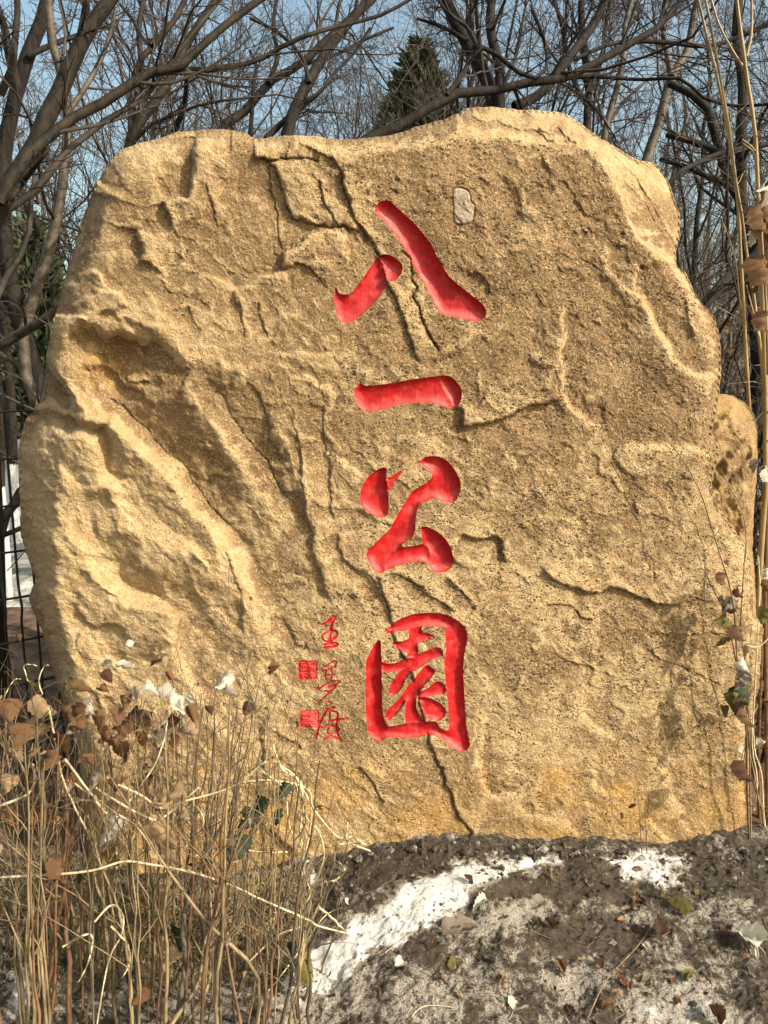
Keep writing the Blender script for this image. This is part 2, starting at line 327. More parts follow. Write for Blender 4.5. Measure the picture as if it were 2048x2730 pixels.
addp(4, A4, [(440,320),(500,250),(600,195),(720,155),(850,140),(960,140),(1070,160),(1170,205),(1250,265),(1300,340),(1308,440),(1285,560),(1270,680),(1265,800),(1275,1000),(1285,1200),(1300,1400),(1330,1550),(1335,1610),(1300,1660),(1240,1672),(1170,1645),(1110,1600),(1060,1550),(1000,1490),(960,1450),(1010,1425),(1100,1440),(1108,1300),(1100,1150),(1080,1000),(1070,850),(1055,700),(1075,560),(1060,330),(1040,305),(960,290),(820,290),(760,300),(660,330),(560,345),(480,340)], 26, 27)
addp(4, A4, [(480,300),(420,320),(385,355),(430,345),(388,380),(440,368),(420,384),(500,345)], 6, 5)
addp(4, A4, [(340,437),(358,500),(358,600),(368,690),(365,900),(370,1100),(380,1270),(420,1370),(450,1395),(600,1370),(700,1340),(850,1340),(960,1345),(1000,1400),(1060,1450),(1060,1550),(960,1495),(850,1495),(760,1515),(640,1525),(500,1515),(420,1520),(360,1558),(290,1540),(220,1470),(200,1350),(190,1200),(182,1000),(190,850),(190,700),(230,590),(290,480)], 22, 26)
addp(4, A4, [(650,310),(700,290),(800,280),(810,350),(870,360),(960,408),(900,420),(940,436),(850,440),(760,490),(770,560),(740,640),(650,640),(640,580),(560,560),(490,500),(495,465),(600,450),(655,430),(665,380)], 16, 14)
addp(4, A4, [(360,695),(450,705),(560,680),(620,645),(670,650),(690,720),(650,775),(600,780),(480,790),(360,795)], 12, 13)
addp(4, A4, [(970,520),(1030,550),(1045,600),(1010,622),(900,670),(800,740),(700,800),(650,850),(620,900),(600,950),(560,1010),(500,1055),(450,1052),(442,1005),(480,900),(540,810),(610,740),(650,640),(700,630),(760,600),(870,555)], 15, 15)
addp(4, A4, [(860,718),(925,750),(952,800),(920,850),(850,930),(790,1010),(760,1060),(745,1110),(750,1200),(790,1290),(840,1370),(700,1390),(630,1370),(625,1200),(640,1110),(560,1230),(440,1330),(400,1280),(440,1200),(550,1100),(620,1000),(660,940),(720,870),(800,775)], 17, 18)
addp(4, A4, [(960,900),(1020,905),(1070,950),(1077,1000),(1050,1040),(970,1050),(850,1070),(775,1078),(800,1010),(880,970),(930,920)], 14, 14)
addp(4, A4, [(765,1080),(850,1073),(940,1100),(1020,1150),(1072,1220),(1065,1280),(1000,1335),(920,1310),(850,1290),(810,1200),(795,1140)], 18, 18)
rr_ = np.random.default_rng(3)                 # brush wisps at the dry ends of strokes
for (g, a, x0, y0, dx, dy, px, py, n) in [(4,A4,760,1180,60,-20,0,24,4),(4,A4,830,1230,95,-12,0,20,4),(4,A4,380,690,130,-30,6,-9,3),(1,A1,150,880,6,-22,5,3,2),(2,A2,262,262,50,18,20,4,3),(3,A3,560,420,130,-80,6,18,4)]:
    for i in range(n):
        bx, by = x0+px*i, y0+py*i; L_ = (.7+.6*rr_.random()); addp(g, a, [(bx, by), (bx+dx*L_, by+dy*L_), (bx+dx*.1, by+9)], 4, 3, 2)
STR = []    # thin cut strokes: glyph id, polyline, radius px, depth mm
def adds(g, L, r): STR.append((g, catmull([(A5[0]+x/A5[2], A5[1]+y/A5[2]) for x, y in L], 5), r/A5[2]))
for L, r in [([(455,265),(540,215),(600,175)],15),([(560,205),(640,145),(665,150)],25),([(640,170),(605,260),(590,350)],27),([(585,355),(500,400),(457,450),(490,510),(560,535)],16),([(590,355),(670,375),(688,420),(630,490),(560,540)],23),([(590,360),(578,450),(570,540)],24),([(490,575),(580,560),(660,552),(700,572),(640,605),(490,622)],20)]: adds(5, L, r)
for L, r in [([(480,885),(500,910),(560,880),(640,832),(682,850),(660,900),(560,960),(458,985)],13),([(655,925),(672,932)],11),([(600,945),(612,1010),(650,1052)],15),([(520,1048),(610,1040)],12),([(525,980),(505,1060),(535,1140)],12),([(610,1050),(600,1130)],13),([(400,1195),(402,1262),(480,1210),(600,1150),(728,1142),(700,1175),(600,1218),(545,1240)],13),([(560,1245),(670,1215),(620,1275),(550,1340),(480,1400),(395,1482)],15),([(490,1295),(580,1310)],14)]: adds(6, L, r)
for L, r in [([(560,1462),(605,1485)],18),([(530,1575),(600,1560),(652,1538)],18),([(560,1575),(500,1640),(440,1760),(400,1880),(362,2040)],17),([(590,1600),(692,1632),(690,1760),(678,1880),(702,1970),(762,2072)],17),([(580,1620),(575,1750),(540,1822),(440,1862)],14),([(560,1762),(700,1740),(852,1720)],18),([(612,1822),(560,1862),(545,1950),(600,1962)],14),([(620,1830),(722,1890),(600,1962),(480,2052)],15),([(570,1982),(650,2010),(750,2058)],14)]: adds(7, L, r)
SEAL = [(8, (795, 1760.5, 846.5, 1811.5)), (9, (800, 1893.5, 851.5, 1940))]
PATCH = catmull([(x*K, y*K) for x, y in [(979,411),(999,407),(1014,417),(1017,435),(1025,445),(1023,465),(1018,480),(999,485),(982,480),(980,450)]], 4, True)

def seg_d(px, py, Q, closed=True):     # distance to a polyline and the closest point
    best = np.full(px.shape, 1e9); bx = np.zeros(px.shape); by = np.zeros(px.shape)
    n = len(Q); tpar = np.zeros(px.shape); sgn = np.zeros(px.shape)
    for i in range(n if closed else n-1):
        a = Q[i]; b = Q[(i+1) % n]; d = b-a; l2 = d@d+1e-9
        t = np.clip(((px-a[0])*d[0]+(py-a[1])*d[1])/l2, 0, 1); cx = a[0]+t*d[0]; cy = a[1]+t*d[1]
        dd = (px-cx)**2+(py-cy)**2; m = dd < best
        best = np.where(m, dd, best); bx = np.where(m, cx, bx); by = np.where(m, cy, by)
        if not closed:
            tpar = np.where(m, (i+t)/(n-1), tpar); cr = -(d[0]*(py-a[1])-d[1]*(px-a[0])); sgn = np.where(m, np.sign(cr), sgn)
    return np.sqrt(best), bx, by, tpar, sgn
def inside(px, py, Q):
    r = np.zeros(px.shape, bool); n = len(Q)
    for i in range(n):
        (x1, y1), (x2, y2) = Q[i], Q[(i+1) % n]
        if y1 == y2: continue
        c = ((y1 > py) != (y2 > py)) & (px < (x2-x1)*(py-y1)/(y2-y1)+x1); r ^= c
    return r
Fs = np.full(X.shape, 99.); NX = X.copy(); NY = Y.copy(); GID = np.zeros(X.shape, int); GD = np.zeros(X.shape)
def box(Q, m): return (X > Q[:, 0].min()-m) & (X < Q[:, 0].max()+m) & (Y > Q[:, 1].min()-m) & (Y < Q[:, 1].max()+m)
def stamp(g, sd, cx, cy, w):
    f = Fs[w]; m = sd < f; i = np.where(w)
    Fs[i[0][m], i[1][m]] = sd[m]; NX[i[0][m], i[1][m]] = cx[m]; NY[i[0][m], i[1][m]] = cy[m]; GID[i[0][m], i[1][m]] = g
for g, Q, R, dm in POLY:
    w = box(Q, 12); x, y = X[w], Y[w]; d, cx, cy, _, _ = seg_d(x, y, Q); ins = inside(x, y, Q); stamp(g, np.where(ins, -d, d), cx, cy, w)
for g, Q, r in STR:
    w = box(Q, 12+r); x, y = X[w], Y[w]; d, cx, cy, _, _ = seg_d(x, y, Q, False)
    dn = np.maximum(d, 1e-6); stamp(g, d-r, cx+(x-cx)/dn*r, cy+(y-cy)/dn*r, w)
for g, (x0, y0, x1, y1) in SEAL:
    Q = np.array([(x0, y0), (x1, y0), (x1, y1), (x0, y1)], float); w = box(Q, 8); x, y = X[w], Y[w]
    d, cx, cy, _, _ = seg_d(x, y, Q); stamp(g, np.where(inside(x, y, Q), -d, d), cx, cy, w)
w = box(PATCH, 10); x, y = X[w], Y[w]; d, cx, cy, _, _ = seg_d(x, y, PATCH); stamp(10, np.where(inside(x, y, PATCH), -d, d), cx, cy, w)
snap = np.abs(Fs) < .52*cell
X[snap] = NX[snap]; Y[snap] = NY[snap]; Fs[snap] = 0
# groove depth, the deepest of all strokes that cover a point (mm)
for g, Q, R, dm in POLY:
    w = box(Q, 2); x, y = X[w], Y[w]; d, *_ = seg_d(x, y, Q); ins = inside(x, y, Q)
    dep = np.where(ins, .70*dm*np.sqrt(np.clip(1-(1-np.minimum(d/R, 1))**2.2, 0, 1)), 0); GD[w] = np.maximum(GD[w], dep)
for g, Q, r in STR:
    w = box(Q, r+2); x, y = X[w], Y[w]; d, *_ = seg_d(x, y, Q, False)
    GD[w] = np.maximum(GD[w], np.where(d < r, 4.5*np.sqrt(np.clip(1-(d/r)**2, 0, 1)), 0))
GD[(Fs >= 0)] = 0
SEALPAT = np.zeros(X.shape)
SL = {8: [[(800,1768),(815,1766)],[(802,1774),(816,1773)],[(803,1780),(803,1788),(815,1787),(815,1779)],[(809,1774),(809,1786)],[(800,1795),(818,1794)],[(808,1796),(807,1808)],[(808,1801),(815,1801)],[(822,1764),(826,1772),(832,1765)],[(836,1765),(842,1765),(842,1774)],[(824,1778),(840,1777)],[(826,1783),(840,1782),(838,1790)],[(832,1777),(832,1790)],[(823,1797),(832,1793),(841,1799)],[(826,1803),(838,1803)],[(832,1798),(832,1809)]],
      9: [[(804,1899),(820,1898)],[(805,1905),(819,1904)],[(806,1911),(806,1917),(818,1916),(818,1910)],[(804,1923),(820,1922)],[(806,1928),(818,1928),(818,1934),(806,1935)],[(826,1899),(846,1898)],[(828,1904),(828,1912),(845,1911),(845,1904)],[(836,1900),(836,1912)],[(826,1918),(846,1917)],[(828,1923),(845,1922)],[(830,1928),(844,1928),(843,1935),(829,1935)]]}
for g, LL in SL.items():
    for Q in LL:
        Q = np.array(Q, float); w = box(Q, 4); x, y = X[w], Y[w]; d, *_ = seg_d(x, y, Q, False); SEALPAT[w] = np.maximum(SEALPAT[w], 1-sst(.7, 1.7, d))
# --- relief ---------------------------------------------------------------------
wx = X+fbm(X/60, Y/60, 1, 3)*7+fbm(X/14, Y/14, 3, 2)*3.0; wy = Y+fbm(X/60+9, Y/60, 2, 3)*7+fbm(X/14, Y/14+5, 4, 2)*3.0
H = np.zeros(X.shape)         # metres towards the viewer
PATN = np.zeros(X.shape)
def line(L, aR, aL, wR, wL, k=3., fade=.12, crack=0, cw=3.5, pat=0):
    """relief along a drawn line: side R (right when going down, above when going right) and side L get aR/aL mm that die out over wR/wL"""
    Q = catmull(np.array(L, float)*K, 5); wR *= K; wL *= K; m = 4*max(wR, wL, 12)
    w = (X > Q[:, 0].min()-m) & (X < Q[:, 0].max()+m) & (Y > Q[:, 1].min()-m) & (Y < Q[:, 1].max()+m)
    x, y = wx[w], wy[w]; d, _, _, t, sg = seg_d(x, y, Q, False); s = d*sg
    f = sst(0, fade, t)*(1-sst(1-fade, 1, t)) if fade else 1
    end = 1
    sr = 1/(1+np.exp(-np.clip(s/k, -40, 40)))
    fr = lambda x_, w_: np.clip(1-x_/(1.7*w_), 0, 1)**1.2 if w_ >= 36*K else np.exp(-x_/w_)
    h = aR*sr*fr(np.maximum(s, 0), wR)+aL*(1-sr)*fr(np.maximum(-s, 0), wL)
    h = h*f*1.15
    if crack: h = h-crack*np.exp(-(d/(cw*.62))**2)*f*(.7+.6*noise(x/20, y/20, 8))
    H[w] += h/1000
    if pat: PATN[w] += pat*np.exp(-(d/(10*K))**2)*f
def bump(cx, cy, rx, ry, a, rot=0, p=1.0):
    x = wx-cx*K; y = wy-cy*K; c, s_ = math.cos(rot), math.sin(rot); xr = (x*c+y*s_)/(rx*K); yr = (-x*s_+y*c)/(ry*K)
    H[:] += a/1000*np.exp(-(xr*xr+yr*yr)**p)
def region(L, a, edgew=8, slope=0):
    Q = catmull(np.array(L, float)*K, 4, True); w = (X > Q[:, 0].min()-80) & (X < Q[:, 0].max()+80) & (Y > Q[:, 1].min()-80) & (Y < Q[:, 1].max()+80)
    x, y = wx[w], wy[w]; d, *_ = seg_d(x, y, Q); sd = np.where(inside(x, y, Q), d, -d); H[w] += a/1000*sst(-edgew*K, edgew*K, sd)
def crease(L, slope, side=1, lim=400, round_=8):
    Q = catmull(np.array(L, float)*K, 5); d, _, _, t, sg = seg_d(wx, wy, Q, False); s = np.clip(d*sg*side, -1e3, lim*K)
    s = np.where(s > 0, lim*K*np.tanh(s/(lim*K)), s)
    H[:] -= slope*(np.sqrt(s*s+(round_*K)**2)+s)/2*1.32e-3*sst(0, .06, t)*(1-sst(.94, 1, t))
# large form
yy = (Y/K-1000)/800; xx = (X/K-830)/800
H += .05*np.clip(yy, 0, 1.2)**2 + .035*np.clip(-yy, 0, 1)**1.5 - .05*xx**2 - .012*xx
# chamfers on the top and the right shoulder
crease([(700,322),(780,318),(860,318),(930,308),(985,300),(1060,302),(1150,306),(1230,316),(1285,330),(1312,372),(1345,430),(1352,470),(1380,520),(1435,570),(1475,600)], .95, 1, 85, 4)
crease([(1500,640),(1530,720),(1540,800)], .5, 1, 80, 6)
crease([(235,420),(300,345),(400,318),(530,312),(640,318)], .6, 1, 50, 16)
# steep left flank: the face turns away past this line
crease([(196,905),(160,930),(129,960),(127,1053),(123,1097),(121,1152),(125,1207),(119,1273),(130,1317),(143,1394),(154,1470),(165,1514),(200,1640),(215,1760)], 1.3, -1, 70, 6)
crease([(240,420),(215,520),(200,600),(190,690)], .7, -1, 60, 25)
# top-left blocks
line([(422,295),(420,340),(412,380),(409,415),(380,424),(350,435)], 24, -22, 60, 50, 3, .06)
line([(350,435),(362,462),(372,492)], 6, -9, 30, 22)
line([(300,498),(298,515),(312,540),(302,562)], 20, -16, 45, 34)
line([(548,298),(555,340),(575,345),(597,370),(608,400),(618,440),(635,472),(660,482),(690,488),(730,490),(775,500)], 8, -9, 60, 40, 3, .04, 15, 4)
line([(575,345),(600,346),(652,342),(690,352)], -6, -6, 14, 14, 3, .1, 14, 4)
line([(620,302),(615,344)], 4, -4, 20, 20, 3, .1, 12, 3.5)
line([(640,306),(690,328),(722,350),(740,395),(752,430)], 6, -6, 45, 45, 3, .08, 8, 3)
line([(685,385),(700,430),(715,460),(730,487)], 4, -5, 25, 20, 3, .1, 12, 3.5)
line([(445,390),(452,430),(462,460),(470,490)], 3, -4, 25, 20, 3, .1, 8, 3)
line([(575,350),(590,420),(598,500),(610,545)], 3, -4, 30, 20, 3, .1, 9, 3)
line([(735,370),(742,405),(753,435),(774,483),(786,503),(813,547),(835,608),(850,637),(864,673),(884,725),(905,790)], 8, -7, 50, 30, 3, .04, 14, 4)
line([(870,540),(889,569),(891,600),(896,618),(892,642),(908,681),(930,727),(955,762)], -7, -4, 45, 25, 3, .06, 20, 4)
line([(945,790),(975,765),(1010,745),(1040,720)], 7, -7, 30, 30, 4)
line([(610,578),(612,548),(640,530),(665,508),(700,494),(760,496)], -12, 17, 26, 70, 3, .08)
line([(500,625),(525,617),(550,603),(585,592),(615,580)], -14, 17, 26, 48, 3, .1, 0, 0, -.6)
line([(430,590),(470,600),(510,625)], -4, 6, 20, 30)
# knotted corner on the left and the cavity below it
line([(145,602),(165,608),(172,590),(200,585),(222,600),(235,620),(262,645),(275,665)], 6, 22, 20, 26, 3, .1)
line([(150,652),(180,650),(205,640),(215,620)], 5, 12, 14, 16, 3, .1)
line([(160,700),(185,690),(210,682),(235,672),(262,690),(300,700),(330,720),(352,740)], 10, -8, 28, 20, 3, .1)
pass
pass
pass
line([(180,800),(215,790),(245,800),(270,830),(300,850)], 12, -12, 16, 30, 3, .1)
bump(262, 770, 26, 22, -14); bump(205, 770, 20, 40, 10, .4)
line([(255,815),(300,845),(335,880)], 10, -8, 30, 20)
# terrace and its front edge
pass
line([(232,918),(236,950),(240,990),(236,1020)], 20, -14, 25, 30, 3, .12)
pass
pass
line([(485,1174),(500,1244),(520,1294),(525,1374)], 8, -6, 40, 30, 3, .1, 8, 3)
pass
pass
line([(130,1000),(150,1030),(175,1048),(210,1058),(245,1040),(275,1030)], -10, 13, 30, 30, 4, .1, 0, 0, -.4)
pass
pass
line([(530,822),(555,852),(575,902),(588,952),(610,1000)], -3, -12, 22, 26, 3, .1, 7, 3, -.2)
line([(400,812),(392,850),(385,900)], 5, -6, 20, 20); line([(465,950),(485,985),(505,1010)], 8, -7, 20, 30, 3, .1, 0, 0, -.4)
line([(700,870),(698,920),(700,960),(708,1010),(712,1075),(720,1130)], -3, -14, 28, 26, 3, .08, 5, 3, -.4)
line([(645,930),(650,1000),(655,1060),(670,1144),(685,1219),(710,1300)], 8, -7, 25, 30, 3, .08, 6, 3)
line([(725,1150),(740,1204),(770,1225),(800,1244),(825,1290)], 7, -6, 25, 25, 3, .08, 7, 3)
line([(590,760),(620,765),(650,757),(690,770),(712,760)], -7, 8, 22, 30, 3, .1, 0, 0, -.3)
line([(620,815),(660,812),(690,830),(735,845)], -6, 8, 20, 30, 3, .1, 0, 0, -.4)
line([(725,985),(760,1005),(790,1035)], -7, 8, 18, 35, 3, .1, 0, 0, -.5)
line([(515,640),(520,690),(530,730)], 4, -5, 20, 18, 3, .1, 8, 3); line([(555,650),(565,690),(577,730)], 4, -4, 20, 18, 3, .1, 8, 3)
line([(400,660),(420,700),(440,720)], 4, -4, 20, 18, 3, .1, 5, 3)
line([(470,775),(520,790),(570,780),(640,795)], -5, 6, 20, 30)
# lower left ridges
pass
pass
pass
line([(170,1230),(210,1260),(230,1280),(262,1290)], 7, -8, 25, 25, 3, .1, 5, 3)
line([(160,1300),(175,1330),(200,1350),(240,1345)], 10, -11, 20, 20, 3, .1)
line([(200,1430),(240,1425),(275,1440),(310,1430),(350,1445)], -12, 11, 25, 25, 3, .1)
line([(150,1420),(170,1400),(190,1370),(215,1380)], 8, -8, 15, 20); line([(225,1345),(260,1350),(270,1375),(300,1390)], 9, -8, 20, 20)
line([(175,1480),(205,1500),(225,1560)], 9, -9, 20, 20, 3, .1, 6, 3); line([(240,1110),(250,1140),(262,1165)], 7, -8, 18, 18, 3, .1, 6, 3)
line([(560,1420),(600,1450),(630,1480),(660,1490)], -6, 7, 20, 30); line([(590,1330),(620,1350),(650,1400)], 6, -6, 20, 25)
line([(470,1310),(500,1350),(540,1370)], -6, 7, 20, 25); line([(610,1240),(630,1237),(660,1250),(665,1262)], -4, 6, 14, 16, 2, .1, 7, 3)
line([(566,1560),(568,1640),(575,1690)], 8, -9, 30, 20, 3, .1, 12, 4)
line([(590,1570),(600,1590),(640,1605),(650,1620)], 5, -9, 22, 18, 3, .1, 8, 3)
line([(565,1780),(600,1810),(640,1850)], 12, -12, 30, 30, 3, .1, 12, 4)
line([(770,1655),(800,1680),(815,1715),(830,1730)], 5, -6, 20, 20, 3, .1, 9, 3.5)
# the broken left third: a net of planes between ridges and hollows (x, y at 1659 px, height mm)
from mathutils.geometry import delaunay_2d_cdt
NET = [
 [(150,838,-18),(205,850,-34),(262,876,-48),(300,912,-58),(350,967,-62),(400,1007,-64),(440,1072,-60),(475,1114,-52),(510,1150,-44),(560,1240,-30),(615,1330,-14)],
 [(112,716,12),(145,706,14),(175,692,18),(215,700,16),(260,716,14),(320,727,14),(365,742,16),(395,768,16),(470,785,12),(540,835,10),(590,900,8),(625,980,4),(650,1060,2),(680,1150,2),(715,1280,0)],
 [(425,800,4),(450,838,-8),(482,860,-14),(500,895,-20),(542,955,-26),(582,1005,-28),(607,1050,-26),(636,1092,-22),(660,1130,-14)],
 [(405,850,4),(440,900,2),(478,945,0),(515,1000,-2),(555,1060,-8),(590,1115,-12)],
 [(60,886,14),(95,876,18),(127,886,22),(176,903,26),(205,912,26),(238,917,26),(275,955,20),(330,1005,14),(378,1062,12),(430,1122,14),(470,1185,12),(515,1262,8)],
 [(75,897,-14),(128,903,-20),(172,921,-22),(212,938,-16),(236,975,-24),(238,1012,-26),(265,1052,-18),(320,1105,-18),(395,1158,-14),(440,1190,-8)],
 [(135,940,0),(172,942,14),(205,960,16),(215,1000,14),(205,1045,16),(245,1058,10)],
 [(118,985,2),(150,1030,4),(180,1062,-4),(215,1085,-6)],
 [(210,1138,4),(255,1146,8),(300,1158,12),(358,1186,16),(424,1202,18),(450,1238,14),(495,1259,12),(535,1300,6)],
 [(200,1112,-10),(207,1168,-26),(232,1205,-36),(254,1222,-42),(262,1252,-40),(312,1276,-46),(350,1296,-46),(392,1328,-40),(450,1375,-22),(500,1420,-10)],
 [(128,1110,4),(160,1180,6),(195,1240,8),(240,1296,16),(300,1318,26),(350,1318,30),(379,1326,30),(375,1374,26),(376,1419,22),(398,1458,18),(428,1500,14),(463,1557,10)],
 [(388,1345,-16),(387,1380,-18),(389,1414,-18),(410,1450,-14),(442,1492,-10),(478,1548,-4)],
 [(140,1330,4),(176,1352,-6),(212,1362,-4),(245,1352,8),(290,1372,22),(330,1380,24)],
 [(150,1420,2),(190,1440,6),(240,1428,-6),(280,1442,-8),(320,1432,4),(350,1446,12)],
 [(185,1500,8),(230,1520,2),(290,1530,10),(360,1540,12),(400,1590,8)],
 [(140,775,-8),(170,745,-26),(205,738,-38),(262,744,-42),(318,752,-30),(362,772,-14)],
 [(160,800,-10),(185,828,-26),(222,812,-54),(262,796,-64),(305,790,-44),(345,800,-22)],
 [(200,832,-34),(245,826,-50),(285,842,-34),(325,880,-30),(360,912,-40)],
 [(120,760,6),(118,800,2),(112,840,2)],
 [(40,620,0),(30,800,0),(20,1000,0),(20,1300,0),(60,1600,0),(300,1700,0),(560,1660,0),(700,1500,0),(770,1350,0),(750,1100,0),(720,900,0),(640,740,0),(400,640,0),(150,600,0),(40,620,0)],
 [(450,1460,-4),(520,1500,0)], [(560,1380,4),(600,1430,-4)], [(130,1230,4),(165,1290,-2)], [(330,1060,0)], [(300,1220,4),(330,1235,6)],[(180,1160,-4)],[(100,1000,6),(90,1080,8)],[(90,1200,6),(100,1290,6)]]
def net():
    pts = []; hs = []; ed = []; seen = {}
    for L in NET:
        prev = None
        for x, y, h in L:
            k = (x, y)
            if k not in seen: seen[k] = len(pts); pts.append((float(x), float(y))); hs.append(h)
            if prev is not None and prev != seen[k]: ed.append((prev, seen[k]))
            prev = seen[k]
    V_, E_, F_, ov, _, _ = delaunay_2d_cdt([Vector(p) for p in pts], ed, [], 0, 1e-4)
    P_ = np.array([(v[0], v[1]) for v in V_]); p0 = np.array(pts); hh = np.array([hs[o[0]] if len(o) else hs[int(np.argmin(((p0-P_[i])**2).sum(1)))] for i, o in enumerate(ov)], float)
    gx = wx/K; gy = wy/K; out = np.zeros(X.shape); rgn = np.random.default_rng(4)
    for f_ in F_:
        a, b, c = (P_[i] for i in f_); w = (gx >= min(a[0], b[0], c[0])-.5) & (gx <= max(a[0], b[0], c[0])+.5) & (gy >= min(a[1], b[1], c[1])-.5) & (gy <= max(a[1], b[1], c[1])+.5)
        x, y = gx[w], gy[w]; dt = (b[1]-c[1])*(a[0]-c[0])+(c[0]-b[0])*(a[1]-c[1])
        if abs(dt) < 1e-6 or not len(x): continue
        l1 = ((b[1]-c[1])*(x-c[0])+(c[0]-b[0])*(y-c[1]))/dt; l2 = ((c[1]-a[1])*(x-c[0])+(a[0]-c[0])*(y-c[1]))/dt; l3 = 1-l1-l2; m = (l1 >= -1e-6) & (l2 >= -1e-6) & (l3 >= -1e-6)
        v_ = out[w]; v_[m] = (l1*hh[f_[0]]+l2*hh[f_[1]]+l3*hh[f_[2]])[m]; out[w] = v_
    return out/1000
def sblur(a, r):
    for ax in (0, 1):
        c = np.cumsum(np.pad(a, [(r+1, r) if k == ax else (0, 0) for k in (0, 1)], mode='edge'), axis=ax)
        a = (np.take(c, np.arange(2*r+1, c.shape[ax]), ax)-np.take(c, np.arange(0, c.shape[ax]-2*r-1), ax))/(2*r+1)
    return a
NETH = net(); H += 1.35*(.7*sblur(NETH, 2)+.3*sblur(NETH, 7))
line([(205,850),(262,876),(300,912),(350,967),(400,1007),(440,1072),(475,1114),(510,1150)], 4, 0, 20, 12, 2.5, .1, 10, 3, 0)
line([(450,838),(482,860),(500,895),(542,955),(582,1005),(607,1050),(636,1092)], 3, 0, 16, 12, 2.5, .1, 7, 3, -.3)
line([(254,1222),(262,1252),(312,1276),(350,1296),(392,1328)], 2, 2, 16, 12, 2.5, .1, 6, 3, 0)
# right half
line([(1214,660),(1224,717),(1214,762),(1222,807),(1219,847),(1244,887),(1270,907),(1304,918)], -7, 20, 70, 45, 3, .08, 0, 0, -.7)
line([(1312,527),(1312,577),(1350,617),(1385,650)], -5, 8, 50, 30, 3, .1, 0, 0, -.5)
line([(1380,565),(1378,627),(1405,677),(1430,727),(1455,772),(1495,802),(1548,814)], -9, 22, 60, 48, 3, .05, 0, 0, -.7)
line([(1484,640),(1484,700),(1500,725)], 5, -6, 20, 20, 3, .1, 5, 3)
line([(997,872),(1000,915),(1030,920),(1060,912),(1090,902),(1130,884),(1170,874),(1212,864)], 15, -11, 45, 35, 3, .05, 14, 4)
line([(1000,915),(1008,945),(1018,990)], 4, -5, 15, 15)
line([(1320,985),(1345,968),(1380,961),(1430,962),(1490,967),(1540,975)], -14, 13, 40, 70, 4, .1, 0, 0, -.9)
line([(1095,980),(1110,995),(1120,1010)], -4, 6, 14, 20); line([(1190,1000),(1200,1015)], -4, 6, 10, 14)
line([(995,1152),(1030,1166),(1068,1160),(1084,1178),(1090,1222)], 5, -20, 30, 20, 2, .08, 6, 3)
line([(1165,1222),(1190,1252),(1230,1268),(1295,1282),(1322,1268),(1355,1280),(1395,1297),(1432,1308),(1482,1300),(1520,1270)], 16, -9, 30, 35, 3, .06, 12, 4)
line([(1175,1311),(1205,1305),(1235,1311)], 3, -4, 10, 14, 2, .1, 8, 3); line([(1235,1320),(1255,1335),(1280,1340)], 4, -4, 12, 12, 2, .1, 8, 3)
line([(840,1239),(880,1254),(920,1279),(950,1300),(980,1322)], 8, -9, 22, 22, 3, .08, 10, 3.5); line([(962,1245),(995,1279),(1012,1300),(1030,1318)], 7, -8, 20, 20, 3, .08, 8, 3.5)
line([(812,1240),(833,1296),(845,1335),(851,1384),(871,1421),(900,1500),(921,1589),(933,1616),(945,1650),(960,1684),(980,1734),(1000,1774),(1025,1806)], 6, -6, 40, 28, 3, .03, 17, 4)
line([(1030,1640),(1038,1660),(1048,1699),(1068,1718),(1115,1713),(1150,1688),(1210,1650)], -7, 10, 24, 24, 4, .08, 0, 0, -.9)
line([(1100,1734),(1150,1764),(1205,1779),(1255,1794)], -5, 6, 24, 26, 5, .08, 0, 0, -.7)
line([(1285,1660),(1290,1695),(1310,1714),(1328,1708)], -6, 9, 20, 20, 3, .08, 0, 0, -.9)
line([(1395,1770),(1420,1790),(1445,1815),(1480,1845),(1530,1860)], -7, 9, 24, 24, 4, .08, 0, 0, -.8)
line([(1425,1660),(1440,1680),(1450,1720),(1480,1760)], -5, 6, 24, 24, 4, .1, 0, 0, -.7)
line([(1405,1504),(1425,1544),(1435,1594),(1450,1644)], -3, 3, 20, 24, 3, .08, 4, 2.5, -.3)
line([(1260,1499),(1262,1534),(1280,1564),(1300,1580),(1335,1594)], -5, 6, 22, 22, 4, .08, 0, 0, -.6)
line([(1045,1534),(1040,1594),(1035,1650)], -7, 6, 40, 20, 4, .08, 0, 0, -.6)
line([(1395,1404),(1430,1424),(1480,1444),(1560,1479)], 3, -3, 20, 20, 3, .08, 6, 3); line([(1416,1369),(1500,1370),(1576,1370)], 2, -3, 14, 14, 2, .08, 4, 2.5)
line([(1140,1395),(1175,1385),(1200,1400),(1195,1440)], -3, 5, 20, 20, 4, .1, 0, 0, -.4)
line([(1310,330),(1350,360),(1400,430),(1440,500),(1460,540)], 4, -4, 20, 20, 3, .1, 5, 3); line([(1340,380),(1390,440),(1440,520)], 4, -3, 16, 16, 3, .1, 5, 3)
line([(1355,345),(1380,352),(1402,362)], 10, -9, 20, 14, 3, .1, 8, 4)
for L in ([(1015,250),(1040,262),(1075,258),(1110,250)], [(1075,258),(1100,275),(1160,285),(1200,290)], [(1160,285),(1190,305),(1230,308)], [(1200,270),(1225,300),(1245,312)], [(1130,238),(1150,262)], [(1180,240),(1185,262)]): line(L, 6, -7, 16, 14, 2.5, .1, 6, 3)
line([(1090,380),(1120,420),(1125,470)], 6, -6, 25, 25, 5); line([(1010,590),(1040,600),(1062,640)], 6, -7, 22, 22, 3, .1, 5, 3)
line([(1170,330),(1190,375),(1185,400)], 6, -6, 20, 20, 4); bump(1100, 420, 30, 20, -7); bump(1165, 490, 90, 60, 6, -.5)
cavm = np.exp(-(((X/K-265)/95)**2+((Y/K-790)/60)**2)**2)
rc = np.random.default_rng(21)            # small natural folds and nicks all over the face
